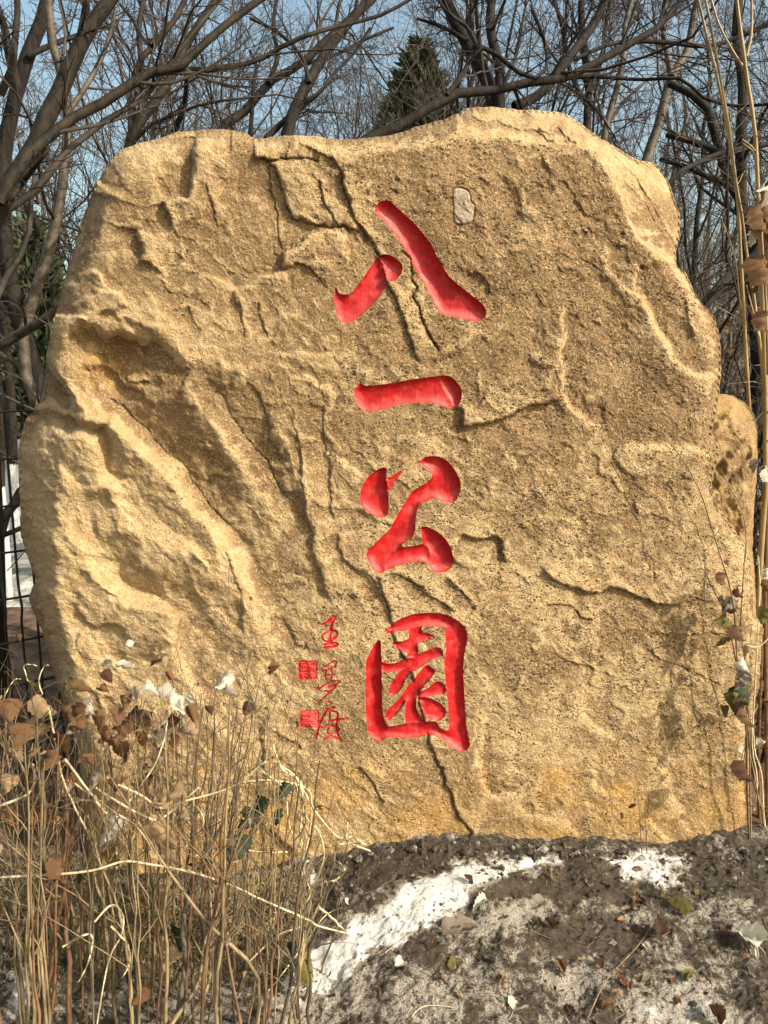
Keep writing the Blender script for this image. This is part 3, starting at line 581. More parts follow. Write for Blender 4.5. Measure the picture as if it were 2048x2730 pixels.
for i in range(150):
    x0 = rc.uniform(200, 1560); y0 = rc.uniform(340, 1760); a = rc.normal(.95 if x0 < 900 else (.75 if y0 < 1000 else .35), .45); L_ = rc.uniform(18, 75)
    P_ = [(x0+L_*t*math.cos(a+rc.normal(0, .25)), y0+L_*t*math.sin(a+rc.normal(0, .25))) for t in (0, .4, .75, 1)]
    A_ = rc.uniform(1.2, 4.2)*(1.4 if x0 < 700 and y0 > 700 else 1); s_ = 1 if rc.random() < .6 else -1
    line(P_, A_*s_, -A_*s_, rc.uniform(8, 22), rc.uniform(8, 22), 2.6, .2, 3.5 if rc.random() < .25 else 0, 2.6, -.15*s_ if s_ < 0 else 0)
# rock noise: broad waves, strata along the slope, crust
th = .95; xr = (X*math.cos(th)+Y*math.sin(th)); yr = (-X*math.sin(th)+Y*math.cos(th))
lw = sst(900, 300, X/K)*sst(700, 1000, Y/K)
H += .012*fbm(X/320, Y/320, 31, 2)+(.0035+.002*lw)*fbm(X/110, Y/110, 33, 3)
rid = 1-np.abs(fbm(xr/210+fbm(X/90, Y/90, 36, 2)*.5, yr/75, 37, 2)*1.6); H += (.003+.002*lw)*rid
H += (.002*lw+.0010)*np.clip(fbm(xr/60, yr/26, 38, 3), -.2, 1)
H += (.0016+.0012*lw)*fbm(X/30, Y/24, 41, 3)+.0011*fbm(X/11, Y/8.5, 45, 2)+.0006*noise(X/4.6, Y/4.2, 49)
# broken facets (worley-like steps) for the left part
def facets(sx, sy, rot, amp, seed, edge=.12):
    c, s_ = math.cos(rot), math.sin(rot); gx = (wx*c+wy*s_)/sx+fbm(X/80, Y/80, seed, 2)*.35; gy = (-wx*s_+wy*c)/sy+fbm(X/80, Y/80, seed+3, 2)*.35
    ix = np.floor(gx); iy = np.floor(gy); f1 = np.full(gx.shape, 9.); f2 = f1.copy(); h = np.zeros(gx.shape)
    for dx in (-1, 0, 1):
        for dy in (-1, 0, 1):
            jx = ix+dx; jy = iy+dy; jx_ = jx.astype(int); jy_ = jy.astype(int)
            px = jx+.1+.8*hsh(jx_, jy_, seed); py = jy+.1+.8*hsh(jx_, jy_, seed+1); d = np.sqrt((gx-px)**2+(gy-py)**2)
            m = d < f1; f2 = np.where(m, f1, np.minimum(f2, d)); f1 = np.where(m, d, f1)
            hh = (gx-px)*(hsh(jx_, jy_, seed+5)-.5)*2+(gy-py)*(hsh(jx_, jy_, seed+7)-.5)*2+(hsh(jx_, jy_, seed+9)-.5)*.7; h = np.where(m, hh, h)
    return amp*h*(.35+.65*sst(0, edge, f2-f1))
rm = sst(.0, .5, fbm(X/300, Y/300, 53, 2)+.25)
H += facets(170, 75, .95, .012, 51)*(.15+.3*lw)+facets(70, 32, .9, .0045, 61)*(.1+.35*lw)*rm+facets(260, 120, .5, .007, 71)*.7+facets(60, 30, .4, .0022, 81)*rm+facets(45, 26, .7, .012, 91, .06)*cavm
def sblur(a, r):
    for ax in (0, 1):
        c = np.cumsum(np.pad(a, [(r+1, r) if k == ax else (0, 0) for k in (0, 1)], mode='edge'), axis=ax)
        a = (np.take(c, np.arange(2*r+1, c.shape[ax]), ax)-np.take(c, np.arange(0, c.shape[ax]-2*r-1), ax))/(2*r+1)
    return a
Hs = sblur(sblur(H, 5), 5); wg = np.where(GID < 5, sst(0, 9, -Fs), 0)*(GID > 0); H = H*(1-wg)+(Hs+.0007*fbm(X/22, Y/22, 95, 2))*wg
# smooth the relief below the glyph walls, keep H of the face there
H2 = H-GD/1000
H2 = np.where((GID == 8) | (GID == 9), np.where(Fs < 0, H-.0025+.0022*SEALPAT, H2), H2)
H2 = np.where((GID == 10) & (Fs < 0), H+.0012, H2); H2 = np.where((GID == 10) & (Fs >= 0) & (Fs < 2.2), H-.004, H2)
# roll the rim backwards
ring = np.concatenate([eT, eR[1:], eB[::-1][1:], eL[::-1][1:-1]])
rs = ring[::6]; sub = np.ones(X.shape, bool); E = np.full(X.shape, 1e9)
for i in range(0, X.shape[0], 4):
    pass
gx, gy = X[::3, ::3], Y[::3, ::3]; Ec = np.full(gx.shape, 1e9)
for a in rs: Ec = np.minimum(Ec, (gx-a[0])**2+(gy-a[1])**2)
Ec = np.sqrt(Ec); jj, ii = np.meshgrid(np.arange(X.shape[1])/3., np.arange(X.shape[0])/3.)
i0 = np.clip(ii.astype(int), 0, Ec.shape[0]-2); j0 = np.clip(jj.astype(int), 0, Ec.shape[1]-2); fi = ii-i0; fj = jj-j0
E = (Ec[i0, j0]*(1-fi)+Ec[i0+1, j0]*fi)*(1-fj)+(Ec[i0, j0+1]*(1-fi)+Ec[i0+1, j0+1]*fi)*fj
bd = np.zeros(X.shape, bool); bd[0] = bd[-1] = True; bd[:, 0] = bd[:, -1] = True; E[bd] = 0
RIM = 48*K; RIM = RIM*(.8+.4*(X < 500*K))
roll = (1-np.sqrt(np.clip(1-(1-np.clip(E/RIM, 0, 1))**2, 0, 1)))*.13
Yd = 2.6-H2+roll
PW = at(X, Y, 1.0)*Yd[..., None]; PW[..., 2] = CAMZ+(at(X, Y, 1.0)[..., 2]-CAMZ)*Yd
# colour masks: worn convex edges are pale, the old crust brown, ochre stains near the ground and in the cavity
def blur(a, r):
    for ax in (0, 1):
        c = np.cumsum(np.pad(a, [(r+1, r) if k == ax else (0, 0) for k in (0, 1)], mode='edge'), axis=ax)
        a = (np.take(c, np.arange(2*r+1, c.shape[ax]), ax)-np.take(c, np.arange(0, c.shape[ax]-2*r-1), ax))/(2*r+1)
    return a
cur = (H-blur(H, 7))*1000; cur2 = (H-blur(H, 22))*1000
base = .60+.85*fbm(X/260, Y/200, 61, 4)+.35*fbm(X/60, Y/60, 65, 3)
dx_, dy_ = X/K, Y/K
brown = sst(650, 900, dx_)*(1-sst(900, 1250, dy_))*.35+sst(1000, 700, dy_)*.15-sst(500, 250, dx_)*sst(850, 1000, dy_)*.5-sst(900, 1100, dy_)*(1-sst(1300, 1500, dy_))*.10
cham = sst(0, 1, (290+np.abs(dx_-1100)*.15-dy_)/30)*0
Qc = np.array([(985,240),(985,300),(1060,300),(1150,305),(1230,315),(1290,330),(1310,370),(1345,430),(1350,470),(1380,520),(1440,570),(1500,640),(1600,600),(1500,300),(1240,180)], float)*K
def soft(L, e=30):
    Q = np.array(L, float)*K; m = inside(wx.ravel(), wy.ravel(), Q).reshape(X.shape).astype(float); return blur(blur(m, int(e/4)), int(e/4))
base = base-.50*soft([(78,880),(150,850),(250,880),(330,970),(440,1090),(520,1180),(560,1300),(640,1420),(600,1500),(470,1560),(300,1500),(150,1450),(60,1200)])
base = base+.35*soft([(250,740),(640,770),(720,1000),(690,1150),(580,1110),(440,1045),(340,940),(265,860)])
base = base+.30*soft([(860,330),(1280,345),(1370,560),(1400,900),(1240,860),(1000,700),(900,520)])
incham = inside(wx.ravel(), wy.ravel(), Qc).reshape(X.shape)
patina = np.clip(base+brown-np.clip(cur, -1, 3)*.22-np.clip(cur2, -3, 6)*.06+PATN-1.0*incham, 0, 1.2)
porous = np.clip(.55+.45*sst(600, 850, dx_)-.9*incham-.35*sst(400, 200, dx_)-.25*sst(1500, 1750, dy_)+.2*fbm(X/200, Y/200, 71, 2), 0.05, 1)
och = np.clip(1.0*sst(1560, 1800, dy_+fbm(X/90, Y/60, 75, 3)*90)*(.45+.8*(fbm(X/110, Y/80, 77, 3)+.3)), 0, 1)
cav = np.exp(-(((dx_-235)/75)**2+((dy_-785)/50)**2)**1.5); och = np.clip(och+cav*.8, 0, 1)
# faces
n0, n1_ = X.shape; idx = np.arange(n0*n1_).reshape(n0, n1_)
a = idx[:-1, :-1].ravel(); b = idx[:-1, 1:].ravel(); c = idx[1:, 1:].ravel(); d = idx[1:, :-1].ravel(); f = Fs.ravel()
alt = (f[a]*f[c] < 0)
T1 = np.where(alt[:, None], np.stack([a, d, b], -1), np.stack([a, d, c], -1)); T2 = np.where(alt[:, None], np.stack([b, d, c], -1), np.stack([a, c, b], -1))
TR = np.concatenate([T1, T2]); gid = GID.ravel()
fm = f[TR]; ins_ = fm.sum(1) < -1e-6
mx = np.argmin(fm, axis=1); tg = np.where(ins_, gid[TR[np.arange(len(TR)), mx]], 0)
PV = PW.reshape(-1, 3); ORG = np.array([0, 2.6, -.3]); at_names = {'patina': patina.ravel(), 'porous': porous.ravel(), 'ochre': och.ravel(), 'worn_lit': np.clip(.55*SEALPAT*1.2+np.where(GID >= 8, .08, 0)+.45*np.clip(np.gradient(-GD, axis=0)*.5, 0, 1)*(GID < 5)+np.clip(fbm(X/25, Y/25, 81, 3)*.5-.05, 0, .4), 0, 1).ravel()}  # last mask: seal lines and random wear, plus painted light on up-facing groove walls
def submesh(name, F, mats, extraV=None, extraF=None, keys=('patina', 'porous', 'ochre')):
    used = np.unique(F); mp = np.full(len(PV), -1); mp[used] = np.arange(len(used)); V = PV[used]-ORG; F2 = mp[F]
    at_ = {k: at_names[k][used] for k in keys}
    if extraV is not None:
        F3 = np.where(extraF >= 0, mp[np.maximum(extraF, 0)], len(used)+(-extraF-1)); V = np.concatenate([V, extraV-ORG]); F2 = np.concatenate([F2, F3])
        at_ = {k: np.r_[q_, np.full(len(extraV), .4)] for k, q_ in at_.items()}
    return mesh(name, V, F2, mats, True, at_)
# the back, carried on from the rim
rid_ = np.concatenate([idx[0], idx[1:, -1], idx[-1, ::-1][1:], idx[::-1, 0][1:-1]]); RB = PV[rid_]; cen = RB.mean(0); ev = []; nr = len(rid_)
ex = []; prev = rid_.copy()
for k, (dyb, shr) in enumerate([(.10, 1.0), (.26, .985), (.44, .95), (.58, .86), (.66, .68), (.70, .35), (.71, .02)]):
    P_ = RB.copy(); P_[:, [0, 2]] = cen[[0, 2]]+(RB[:, [0, 2]]-cen[[0, 2]])*shr; P_[:, 1] = RB[:, 1]*(1-min(1, k/3))+(RB[:, 1].mean()+.03)*min(1, k/3)+dyb+.03*fbm(P_[:, 0]*3+k, P_[:, 2]*3, 91, 3)
    P_[:, 0] += .015*fbm(P_[:, 2]*5, P_[:, 1]*5, 92, 3)*(k > 0); cur_ = -(np.arange(nr)+k*nr+1); nx = np.roll(np.arange(nr), -1)
    ex += [np.stack([prev, prev[nx], cur_], -1), np.stack([prev[nx], cur_[nx], cur_], -1)]; ev.append(P_); prev = cur_
stone = submesh('carved_boulder', TR[tg == 0], M_stone, np.concatenate(ev), np.concatenate(ex))
boulder = link('carved_boulder', stone, None, ORG)
tag(boulder, 'huge tan boulder with four red carved characters down its face, standing behind dirty snow', 'boulder')
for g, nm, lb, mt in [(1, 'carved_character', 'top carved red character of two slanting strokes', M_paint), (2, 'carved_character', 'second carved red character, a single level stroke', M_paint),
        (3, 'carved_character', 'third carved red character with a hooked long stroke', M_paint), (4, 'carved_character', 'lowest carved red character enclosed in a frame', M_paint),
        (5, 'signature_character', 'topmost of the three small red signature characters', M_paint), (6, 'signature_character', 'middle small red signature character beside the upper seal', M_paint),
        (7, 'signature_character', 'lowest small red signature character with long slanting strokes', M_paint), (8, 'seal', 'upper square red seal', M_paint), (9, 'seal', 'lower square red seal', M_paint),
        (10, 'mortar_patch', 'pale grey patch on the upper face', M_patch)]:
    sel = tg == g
    if sel.any(): tag(link(nm, submesh(nm, TR[sel], mt, keys=('worn_lit',)), boulder), lb)
# --- the smaller stone wedged behind the right edge --------------------------------
def small_rock():
    ol = np.array([(1490,1000),(1500,900),(1530,858),(1552,851),(1577,853),(1605,868),(1622,884),(1632,905),(1636,940),(1637,985),(1634,1040),(1629,1100),(1626,1180),(1632,1260),(1634,1340),(1628,1460),(1618,1620),(1612,1800),(1600,1900),(1500,1900),(1480,1500),(1478,1200)], float)*K
    Q = resample(np.vstack([catmull(ol, 6, True), ol[:1]]), 421)[:-1]; Q = Q+np.stack([noise(Q[:, 0]/14, Q[:, 1]/14, 3), noise(Q[:, 0]/14, Q[:, 1]/14, 4)], -1)*3
    c = np.array([1565, 1300])*K; n = len(Q); S_ = np.linspace(0, 1, 90)[::-1]**.8; V = []
    for s in S_:
        P_ = c+(Q-c)*s; x, y = P_[:, 0], P_[:, 1]; e = (1-s)
        h = .018*fbm(x/90, y/110, 7, 3)+.0025*fbm(x/14, y/14, 8, 3)+.012*(1-np.abs(fbm(x/60+y/90, y/60-x/90, 9, 3)*2))+.022*(1-np.abs(noise((x+y)/60, (y-x)/240, 19)*2.2))
        Yd = 2.98-.14*np.sqrt(np.clip(1-(1-np.clip(e/.45, 0, 1))**2, 0, 1))-h*min(1, e*6)
        dx, dy, dz = ray(x, y); V.append(np.stack([dx*Yd/dy, Yd, CAMZ+dz*Yd/dy], -1))
    m = len(V); V = np.concatenate(V); F = []
    i = np.arange(n); j = (i+1) % n
    for k in range(m-1): F.append(np.stack([k*n+i, (k+1)*n+i, (k+1)*n+j, k*n+j], -1))
    b = V[:n].copy(); cb = b.mean(0); L = [V]; base_ = 0; o = m*n
    prev = i.copy()
    for dyb, sh in ((.15, .98), (.3, .85), (.36, .4), (.37, .01)):
        P_ = cb+(b-cb)*sh; P_[:, 1] = 2.98+dyb; L.append(P_); cu = o+i; F.append(np.stack([prev, prev[j], cu[j], cu], -1)); prev = cu; o += n
    V = np.concatenate(L); F = np.concatenate(F); og = np.array([1.25, 2.9, -.3]); nn = len(V)
    pt = .75+.6*fbm(V[:, 0]*9, V[:, 2]*9, 5, 3); o_ = link('small_boulder', mesh('small_boulder', V-og, F, M_stone, True, {'patina': pt, 'porous': np.full(nn, .3), 'ochre': np.clip(.3+.6*fbm(V[:, 0]*7, V[:, 2]*7, 8, 2), 0, 1)}), None, og)
    tag(o_, 'narrow tan stone wedged behind the right edge of the big carved boulder', 'boulder')
small_rock()
print('tris boulder', len(TR))
# ---------------------------------------------------------------- ground, path, wall
G0 = -.30
def grid(x0, x1, y0, y1, nx, ny, zf):
    X_, Y_ = np.meshgrid(np.linspace(x0, x1, nx), np.linspace(y0, y1, ny)); Z = zf(X_, Y_); V = np.stack([X_, Y_, Z], -1).reshape(-1, 3)
    i = np.arange(nx*ny).reshape(ny, nx); F = np.stack([i[:-1, :-1].ravel(), i[:-1, 1:].ravel(), i[1:, 1:].ravel(), i[1:, :-1].ravel()], -1); return V, F
V, F = grid(-900, 900, -60, 1800, 40, 40, lambda x, y: np.full(x.shape, G0-.75)); tag(link('ground', mesh('ground', V, F, M_soil)), kind='structure')
def soil_z(x, y): return G0+.018*fbm(x*3, y*3, 3, 4)-.16*sst(3.3, 2.7, y)*sst(-2.4, -1.9, x)*sst(3.2, 2.2, x)
V, F = grid(-1, 1, 0, 1, 420, 300, lambda x, y: x*0); V[:, 0] = np.sinh(V[:, 0]*3.4)/math.sinh(3.4)*60; V[:, 1] = -8+9*V[:, 1]+60*(np.exp(V[:, 1]*4)-1)/(math.exp(4)-1); V[:, 2] = soil_z(V[:, 0], V[:, 1])
tag(link('bare_soil', mesh('bare_soil', V, F, M_soil)), kind='structure')
# paved path behind the boulder on the left, snow heaped along it
V, F = grid(-12, 9, 7.1, 9.6, 2, 2, lambda x, y: np.full(x.shape, G0+.045)); tag(link('pavement', mesh('pavement', V, F, M_pave, False)), kind='structure')
kb = [];
def box_m(x0, x1, y0, y1, z0, z1):
    V = np.array([(x, y, z) for z in (z0, z1) for y in (y0, y1) for x in (x0, x1)], float); F = np.array([(0, 2, 3, 1), (4, 5, 7, 6), (0, 1, 5, 4), (2, 6, 7, 3), (0, 4, 6, 2), (1, 3, 7, 5)]); return V, F
tag(link('kerb', mesh('kerb', *box_m(-12, 9, 7.0, 7.097, G0-.05, G0+.06), M_pave, False)), kind='structure')
def sb(x, y): return G0+.03+.11*np.exp(-((y-6.45-.15*np.sin(x*1.3))/.36)**2)*(1+.6*fbm(x*2.5, y*2.5, 4, 4))-.08*sst(.45, .8, abs(y-6.45))
V, F = grid(-11, 8, 5.6, 6.98, 260, 40, sb); tag(link('snow_bank', mesh('snow_bank', V, F, M_snow, True, {'clean': np.clip(.45+.8*fbm(V[:, 0]*2, V[:, 1]*3, 6, 4), 0, 1)})), kind='structure')
w_ = empty('park_wall', (-8, 9.8, G0)); tag(w_, 'pale blue grey wall panels beyond the path behind the wire fence', 'wall')
for i in range(14):
    link('wall_panel', mesh('wall_panel', *box_m(i*1.05, i*1.05+1.02, 0, .12, 0, 1.02+.0*i), M_wallp, False), w_)
    link('wall_post', mesh('wall_post', *box_m(i*1.05-.05, i*1.05+.03, -.03, .15, 0, 1.12), M_white if i % 3 == 1 else M_wallp, False), w_)
# ---------------------------------------------------------------- wire fence on the left
def fence():
    A = np.array([-1.54, 3.16]); d = np.array([.78, .628]); zt = 1.50; r = .0055
    root = empty('wire_fence', (A[0], A[1], G0)); tag(root, 'black welded wire mesh fence with folded top, standing left behind the boulder', 'fence')
    def pt(t, z):   # the mesh folds forward in two places
        fold = 0
        for zc in (1.43, .56, -.06): fold = fold+.035*np.exp(-((z-zc)/.045)**2)
        nrm = np.array([.628, -.78]); return np.stack([d[0]*t+nrm[0]*fold, d[1]*t+nrm[1]*fold, z-G0+0*t], -1)
    zz = np.unique(np.r_[np.linspace(G0+.02, zt, 14), [1.36, 1.43, 1.50, .49, .56, .63, -.13, -.06, .01]])
    for i in range(-14, 44):
        t = i*.0655+RNG.normal(0, .002); P_ = pt(np.full(zz.shape, t), zz); V, F = tubes(P_[None], np.full((1, len(zz)), r), 6); link('wire', mesh('wire', V, F, M_black), root)
    for z in (1.40, 1.2, 1.0, .8, .6, .40, .2, .0, -.2):
        t = np.linspace(-.95, 2.85, 6); P_ = pt(t, np.full(t.shape, z)); P_[:, 1] -= .004; V, F = tubes(P_[None], np.full((1, 6), r), 6); link('wire', mesh('wire', V, F, M_black), root)
    for t in (-.97, 2.9):
        V, F = tubes(np.array([[d*t*1.0 for _ in (0, 1)]]).reshape(1, 2, 2).repeat(1, 0) @ np.eye(2, 3)+np.array([[[0, 0, 0], [0, 0, 1.9]]]), np.full((1, 2), .025), 10); link('post', mesh('post', V, F, M_black), root)
    P_ = catmull(np.array([pt(np.array(t_), np.array(z_)) for t_, z_ in [(0., 1.2), (.05, 1.1), (.06, .97), (.03, .86), (-.02, .8), (-.1, .72)]])+np.array([0, -.01, 0]), 4)
    V, F = tubes(P_[None], np.full((1, len(P_)), .0025), 5); link('loose_wire', mesh('loose_wire', V, F, M_black), root)
fence()
# ---------------------------------------------------------------- trees
LOC = {}
def limb(L, Y0, Y1, w0, w1, n=14, s=1.0):
    """a limb drawn at 1659 px width, from distance Y0 to Y1, with its thickness in the same pixels"""
    Q = resample(catmull(np.array(L, float), 6), n); t = np.linspace(0, 1, n); Yd = Y0+(Y1-Y0)*t+fbm(t*2.3, t*0+Y0*3.1, 12, 2)*.12
    P_ = D(Q[:, 0], Q[:, 1], Yd); r = (w0+(w1-w0)*t)/2*Yd/1597*(1+.06*noise(t*9, t*0+w0, 3)); return P_, r
def tree(label, trunk, branches, mt, twigs=(5, 6, 5), seed=1, tw_mat=None, twr=.0028, up=.06, L=(.55, .5, .5), maxlen=1.3, cat='tree', group=None, far=1, wob=.2):
    rng = np.random.default_rng(seed); P0, r0 = trunk; base = np.array([P0[0, 0], P0[0, 1], G0])
    root = empty('bare_tree', base); tag(root, label, cat, group)
    if P0[0, 2] > G0+.05:      # carry the trunk down to the ground
        n = 8; t = np.linspace(0, 1, n)[:-1, None]; b = base+np.array([(P0[0, 0]-P0[3, 0])*.6, 0, -.05]); P0 = np.concatenate([b*(1-t)+P0[0]*t+np.sin(t*3.1)*rng.normal(0, .05, 3), P0]); r0 = np.r_[r0[0]*np.linspace(1.35, 1.02, n-1), r0]; base = b.copy(); base[2] = G0; root.location = base
    V, F = tubes(P0[None]-base, r0[None], 12); link('trunk', mesh('trunk', V, F, mt), root)
    allp = [resample(np.c_[P0, r0], 14)]
    for b in branches:
        P_, r = b; V, F = tubes(P_[None]-base, r[None], 9); link('branch', mesh('branch', V, F, mt), root); allp.append(resample(np.c_[P_, r], 14))
    A = np.stack(allp); P_, R_ = A[..., :3], A[..., 3]
    out = []; lv = (P_, R_)
    ns = twigs
    a1 = spawn(*lv, ns[0], L[0], .75, 8, up, wob*.8, .12, .42, twr*1.5, rng, maxlen=maxlen*1.5); out.append(tubes(*a1, 5))
    a2 = spawn(*a1, ns[1], L[1], .75, 6, up*.6, wob, .15, .6, twr, rng, maxlen=maxlen); out.append(tubes(*a2, 4))
    a3 = spawn(*a2, ns[2], L[2], .7, 5, up*.5, wob, .15, .7, twr*.62, rng, maxlen=maxlen*.55); out.append(tubes(*a3, 3))
    V, F = join(out); c = link('crown', mesh('crown', V-base, F, tw_mat or M_twigd), root); c['kind'] = 'stuff'
    return root
# near trees, drawn limb by limb
tree('large brown limbed tree leaning in from the left edge, its thick limb above the fence',
     limb([(-60,560),(-20,480),(5,425),(35,380),(75,322),(95,265),(125,208),(150,150),(172,100),(200,50),(245,-10),(300,-90)], 3.9, 4.3, 46, 22),
     [limb([(0,440),(50,345),(100,300),(150,258),(210,230),(270,190),(320,160),(350,147),(390,143),(430,105),(480,60),(525,25),(570,-5),(640,-60)], 3.85, 4.7, 25, 11),
      limb([(350,147),(400,150),(440,152),(500,142),(550,134),(610,100),(640,85),(700,65),(760,50),(830,30),(900,-10)], 4.5, 5.0, 12, 6),
      limb([(160,140),(175,80),(185,20),(190,-40)], 4.15, 4.2, 20, 12), limb([(20,430),(60,380),(100,330),(105,322)], 3.8, 3.75, 16, 5)], M_barkr, (5, 5, 4), 3, M_twigd)
tree('slender grey brown tree with shining bark between fence and boulder',
     limb([(112,960),(70,850),(48,770),(55,700),(85,607),(105,540),(122,480),(135,400),(145,310),(145,230),(135,165),(112,90),(105,0),(110,-70)], 5.0, 5.3, 26, 15),
     [limb([(0,747),(50,717),(100,687),(140,650),(175,600)], 4.9, 4.6, 22, 16), limb([(70,400),(85,440),(60,420)], 5.0, 5.1, 8, 5), limb([(142,250),(190,180),(230,100),(250,20)], 5.2, 5.5, 12, 7)], M_barkl, (4, 5, 4), 4, M_twigd)
tree('rough dark trunked tree at the far left behind the leaning limb',
     limb([(130,1000),(85,830),(45,700),(15,560),(5,400),(15,290),(38,190),(60,120),(85,60),(110,-30)], 6.4, 6.8, 38, 24),
     [limb([(40,200),(20,120),(10,60),(-10,0)], 6.6, 6.5, 20, 12), limb([(0,205),(25,150),(32,90),(38,20),(30,-50)], 5.6, 5.8, 16, 10), limb([(20,400),(70,460),(90,520)], 6.4, 6.0, 14, 7), limb([(60,120),(130,90),(200,60),(260,-10)], 6.7, 7.2, 12, 7)], M_barkd, (5, 5, 5), 5, M_twigd)
tree('forked brown tree rising behind the upper left corner of the boulder',
     limb([(270,420),(275,350),(280,310),(300,265),(350,200),(370,165),(395,110),(425,60),(470,-5),(520,-70)], 5.6, 6.2, 24, 11),
     [limb([(283,300),(285,240),(288,190),(300,135),(335,95),(372,50),(400,0),(420,-60)], 5.8, 6.4, 14, 9), limb([(300,260),(310,200),(305,130),(300,60),(315,-20)], 5.8, 6.5, 15, 9), limb([(370,165),(400,140),(402,200),(395,240),(375,285)], 6.0, 6.4, 6, 13), limb([(260,10),(285,40),(310,85),(330,100)], 6.2, 5.9, 6, 9)], M_barkr, (5, 6, 5), 6, M_twigd)
tree('grey brown tree leaning right behind the boulder left of its middle dip',
     limb([(440,400),(480,278),(530,240),(575,185),(610,158),(650,140),(700,90),(740,55),(780,15),(830,-50)], 6.8, 7.6, 20, 11),
     [limb([(540,300),(545,230),(548,175),(555,145),(540,110)], 7.0, 7.2, 10, 6), limb([(580,180),(600,120),(590,60),(600,-10)], 7.1, 7.4, 11, 6), limb([(650,140),(720,120),(790,85),(850,60)], 7.3, 7.7, 8, 5)], M_barkd, (6, 6, 5), 7, M_twigd)
tree('dark leaning tree just behind the middle dip of the boulder top',
     limb([(600,420),(620,290),(635,240),(665,180),(700,120),(750,50),(800,0),(860,-70)], 6.0, 6.8, 26, 16),
     [limb([(575,300),(610,265),(660,225),(700,190),(720,160)], 6.3, 6.5, 14, 5), limb([(640,230),(690,200),(720,160),(760,120),(800,60)], 6.3, 6.6, 8, 5), limb([(668,178),(650,120),(600,70),(540,40)], 6.3, 6.9, 9, 5)], M_barkd, (6, 6, 5), 8, M_twigd)
tree('dark spreading tree with a long arching bough over the right half of the boulder',
     limb([(700,420),(760,320),(830,287),(890,260),(965,205),(1005,202),(1045,200),(1110,186),(1180,170),(1245,168),(1280,140),(1330,115),(1380,80),(1430,55),(1465,10),(1500,-60)], 4.3, 5.0, 22, 12),
     [limb([(965,205),(1000,160),(1032,104),(1080,122),(1110,150),(1145,168),(1175,160),(1182,120),(1170,70),(1150,20)], 4.5, 4.7, 11, 7), limb([(1245,168),(1300,166),(1380,172),(1480,170),(1500,200),(1560,225),(1620,228),(1700,220)], 4.9, 4.6, 7, 6), limb([(1032,104),(1010,60),(960,20),(930,-40)], 4.6, 4.9, 8, 5),
      limb([(1240,130),(1330,92),(1450,92),(1530,100),(1620,70),(1700,30)], 5.0, 5.3, 8, 9), limb([(1180,170),(1230,190),(1290,240),(1330,300)], 4.8, 4.6, 6, 3), limb([(1110,186),(1150,240),(1140,300)], 4.7, 4.5, 4, 2)], M_barkd, (7, 6, 5), 9, M_twigd)
tree('thick dark trunk tree behind the highest part of the boulder, right of the evergreen',
     limb([(1080,420),(1065,230),(1050,170),(1005,85),(970,20),(940,-60)], 8.2, 8.8, 30, 22),
     [limb([(1085,300),(1080,225),(1080,150),(1062,80),(1060,20),(1075,-60)], 8.2, 8.6, 22, 17), limb([(1110,230),(1170,200),(1240,110),(1290,40),(1320,-40)], 8.3, 8.9, 20, 16), limb([(1010,90),(960,60),(900,40)], 8.5, 8.9, 10, 5)], M_barkd, (7, 6, 6), 10, M_twigd)
tree('pale forked tree right of the boulder summit', limb([(1370,480),(1395,350),(1420,280),(1435,220),(1450,165),(1470,135),(1487,105),(1500,30),(1520,-50)], 7.0, 7.4, 24, 13),
     [limb([(1450,165),(1440,110),(1432,60),(1440,-10)], 7.1, 7.2, 13, 9), limb([(1300,330),(1310,270),(1330,200),(1347,125),(1350,60),(1370,-20)], 7.3, 7.6, 14, 10), limb([(1310,270),(1290,215),(1280,170)], 7.3, 7.5, 7, 4)], M_barkl, (6, 6, 5), 11)
tree('crooked dark tree at the right with arching limbs behind the yellow canes', limb([(1640,800),(1620,560),(1600,430),(1578,400),(1560,345),(1537,262),(1522,220),(1488,200),(1445,180)], 5.6, 6.1, 30, 14),
     [limb([(1576,380),(1560,340),(1520,315),(1475,300),(1440,292)], 5.8, 6.2, 18, 10), limb([(1590,420),(1570,400),(1530,382),(1480,360),(1425,344)], 5.8, 6.0, 14, 8), limb([(1600,450),(1600,300),(1605,180),(1590,80),(1600,-40)], 6.0, 6.4, 24, 16), limb([(1440,400),(1470,370),(1500,355),(1560,330),(1640,315),(1700,300)], 5.4, 5.8, 9, 12), limb([(1620,560),(1660,450),(1700,380)], 5.6, 5.7, 18, 12)], M_barkd, (6, 6, 5), 12)
tree('black leaning bough low at the right behind the boulder shoulder', limb([(1440,800),(1505,680),(1543,634),(1572,598),(1598,580),(1640,545),(1690,500),(1760,430)], 4.2, 4.6, 24, 20),
     [limb([(1560,615),(1588,612),(1600,605)], 4.3, 4.1, 6, 3), limb([(1575,598),(1570,540),(1572,470),(1570,400),(1572,300)], 4.4, 4.7, 7, 6)], M_barkd, (8, 6, 5), 13)
tree('thin dark trunked tree right of the boulder peak', limb([(1275,420),(1268,280),(1272,175),(1262,100),(1255,20),(1260,-50)], 9.0, 9.4, 18, 12),
     [limb([(1270,200),(1300,120),(1310,40),(1330,-40)], 9.1, 9.5, 10, 7), limb([(1268,230),(1230,150),(1215,60),(1190,-20)], 9.1, 9.5, 10, 7)], M_barkd, (8, 7, 6), 14)
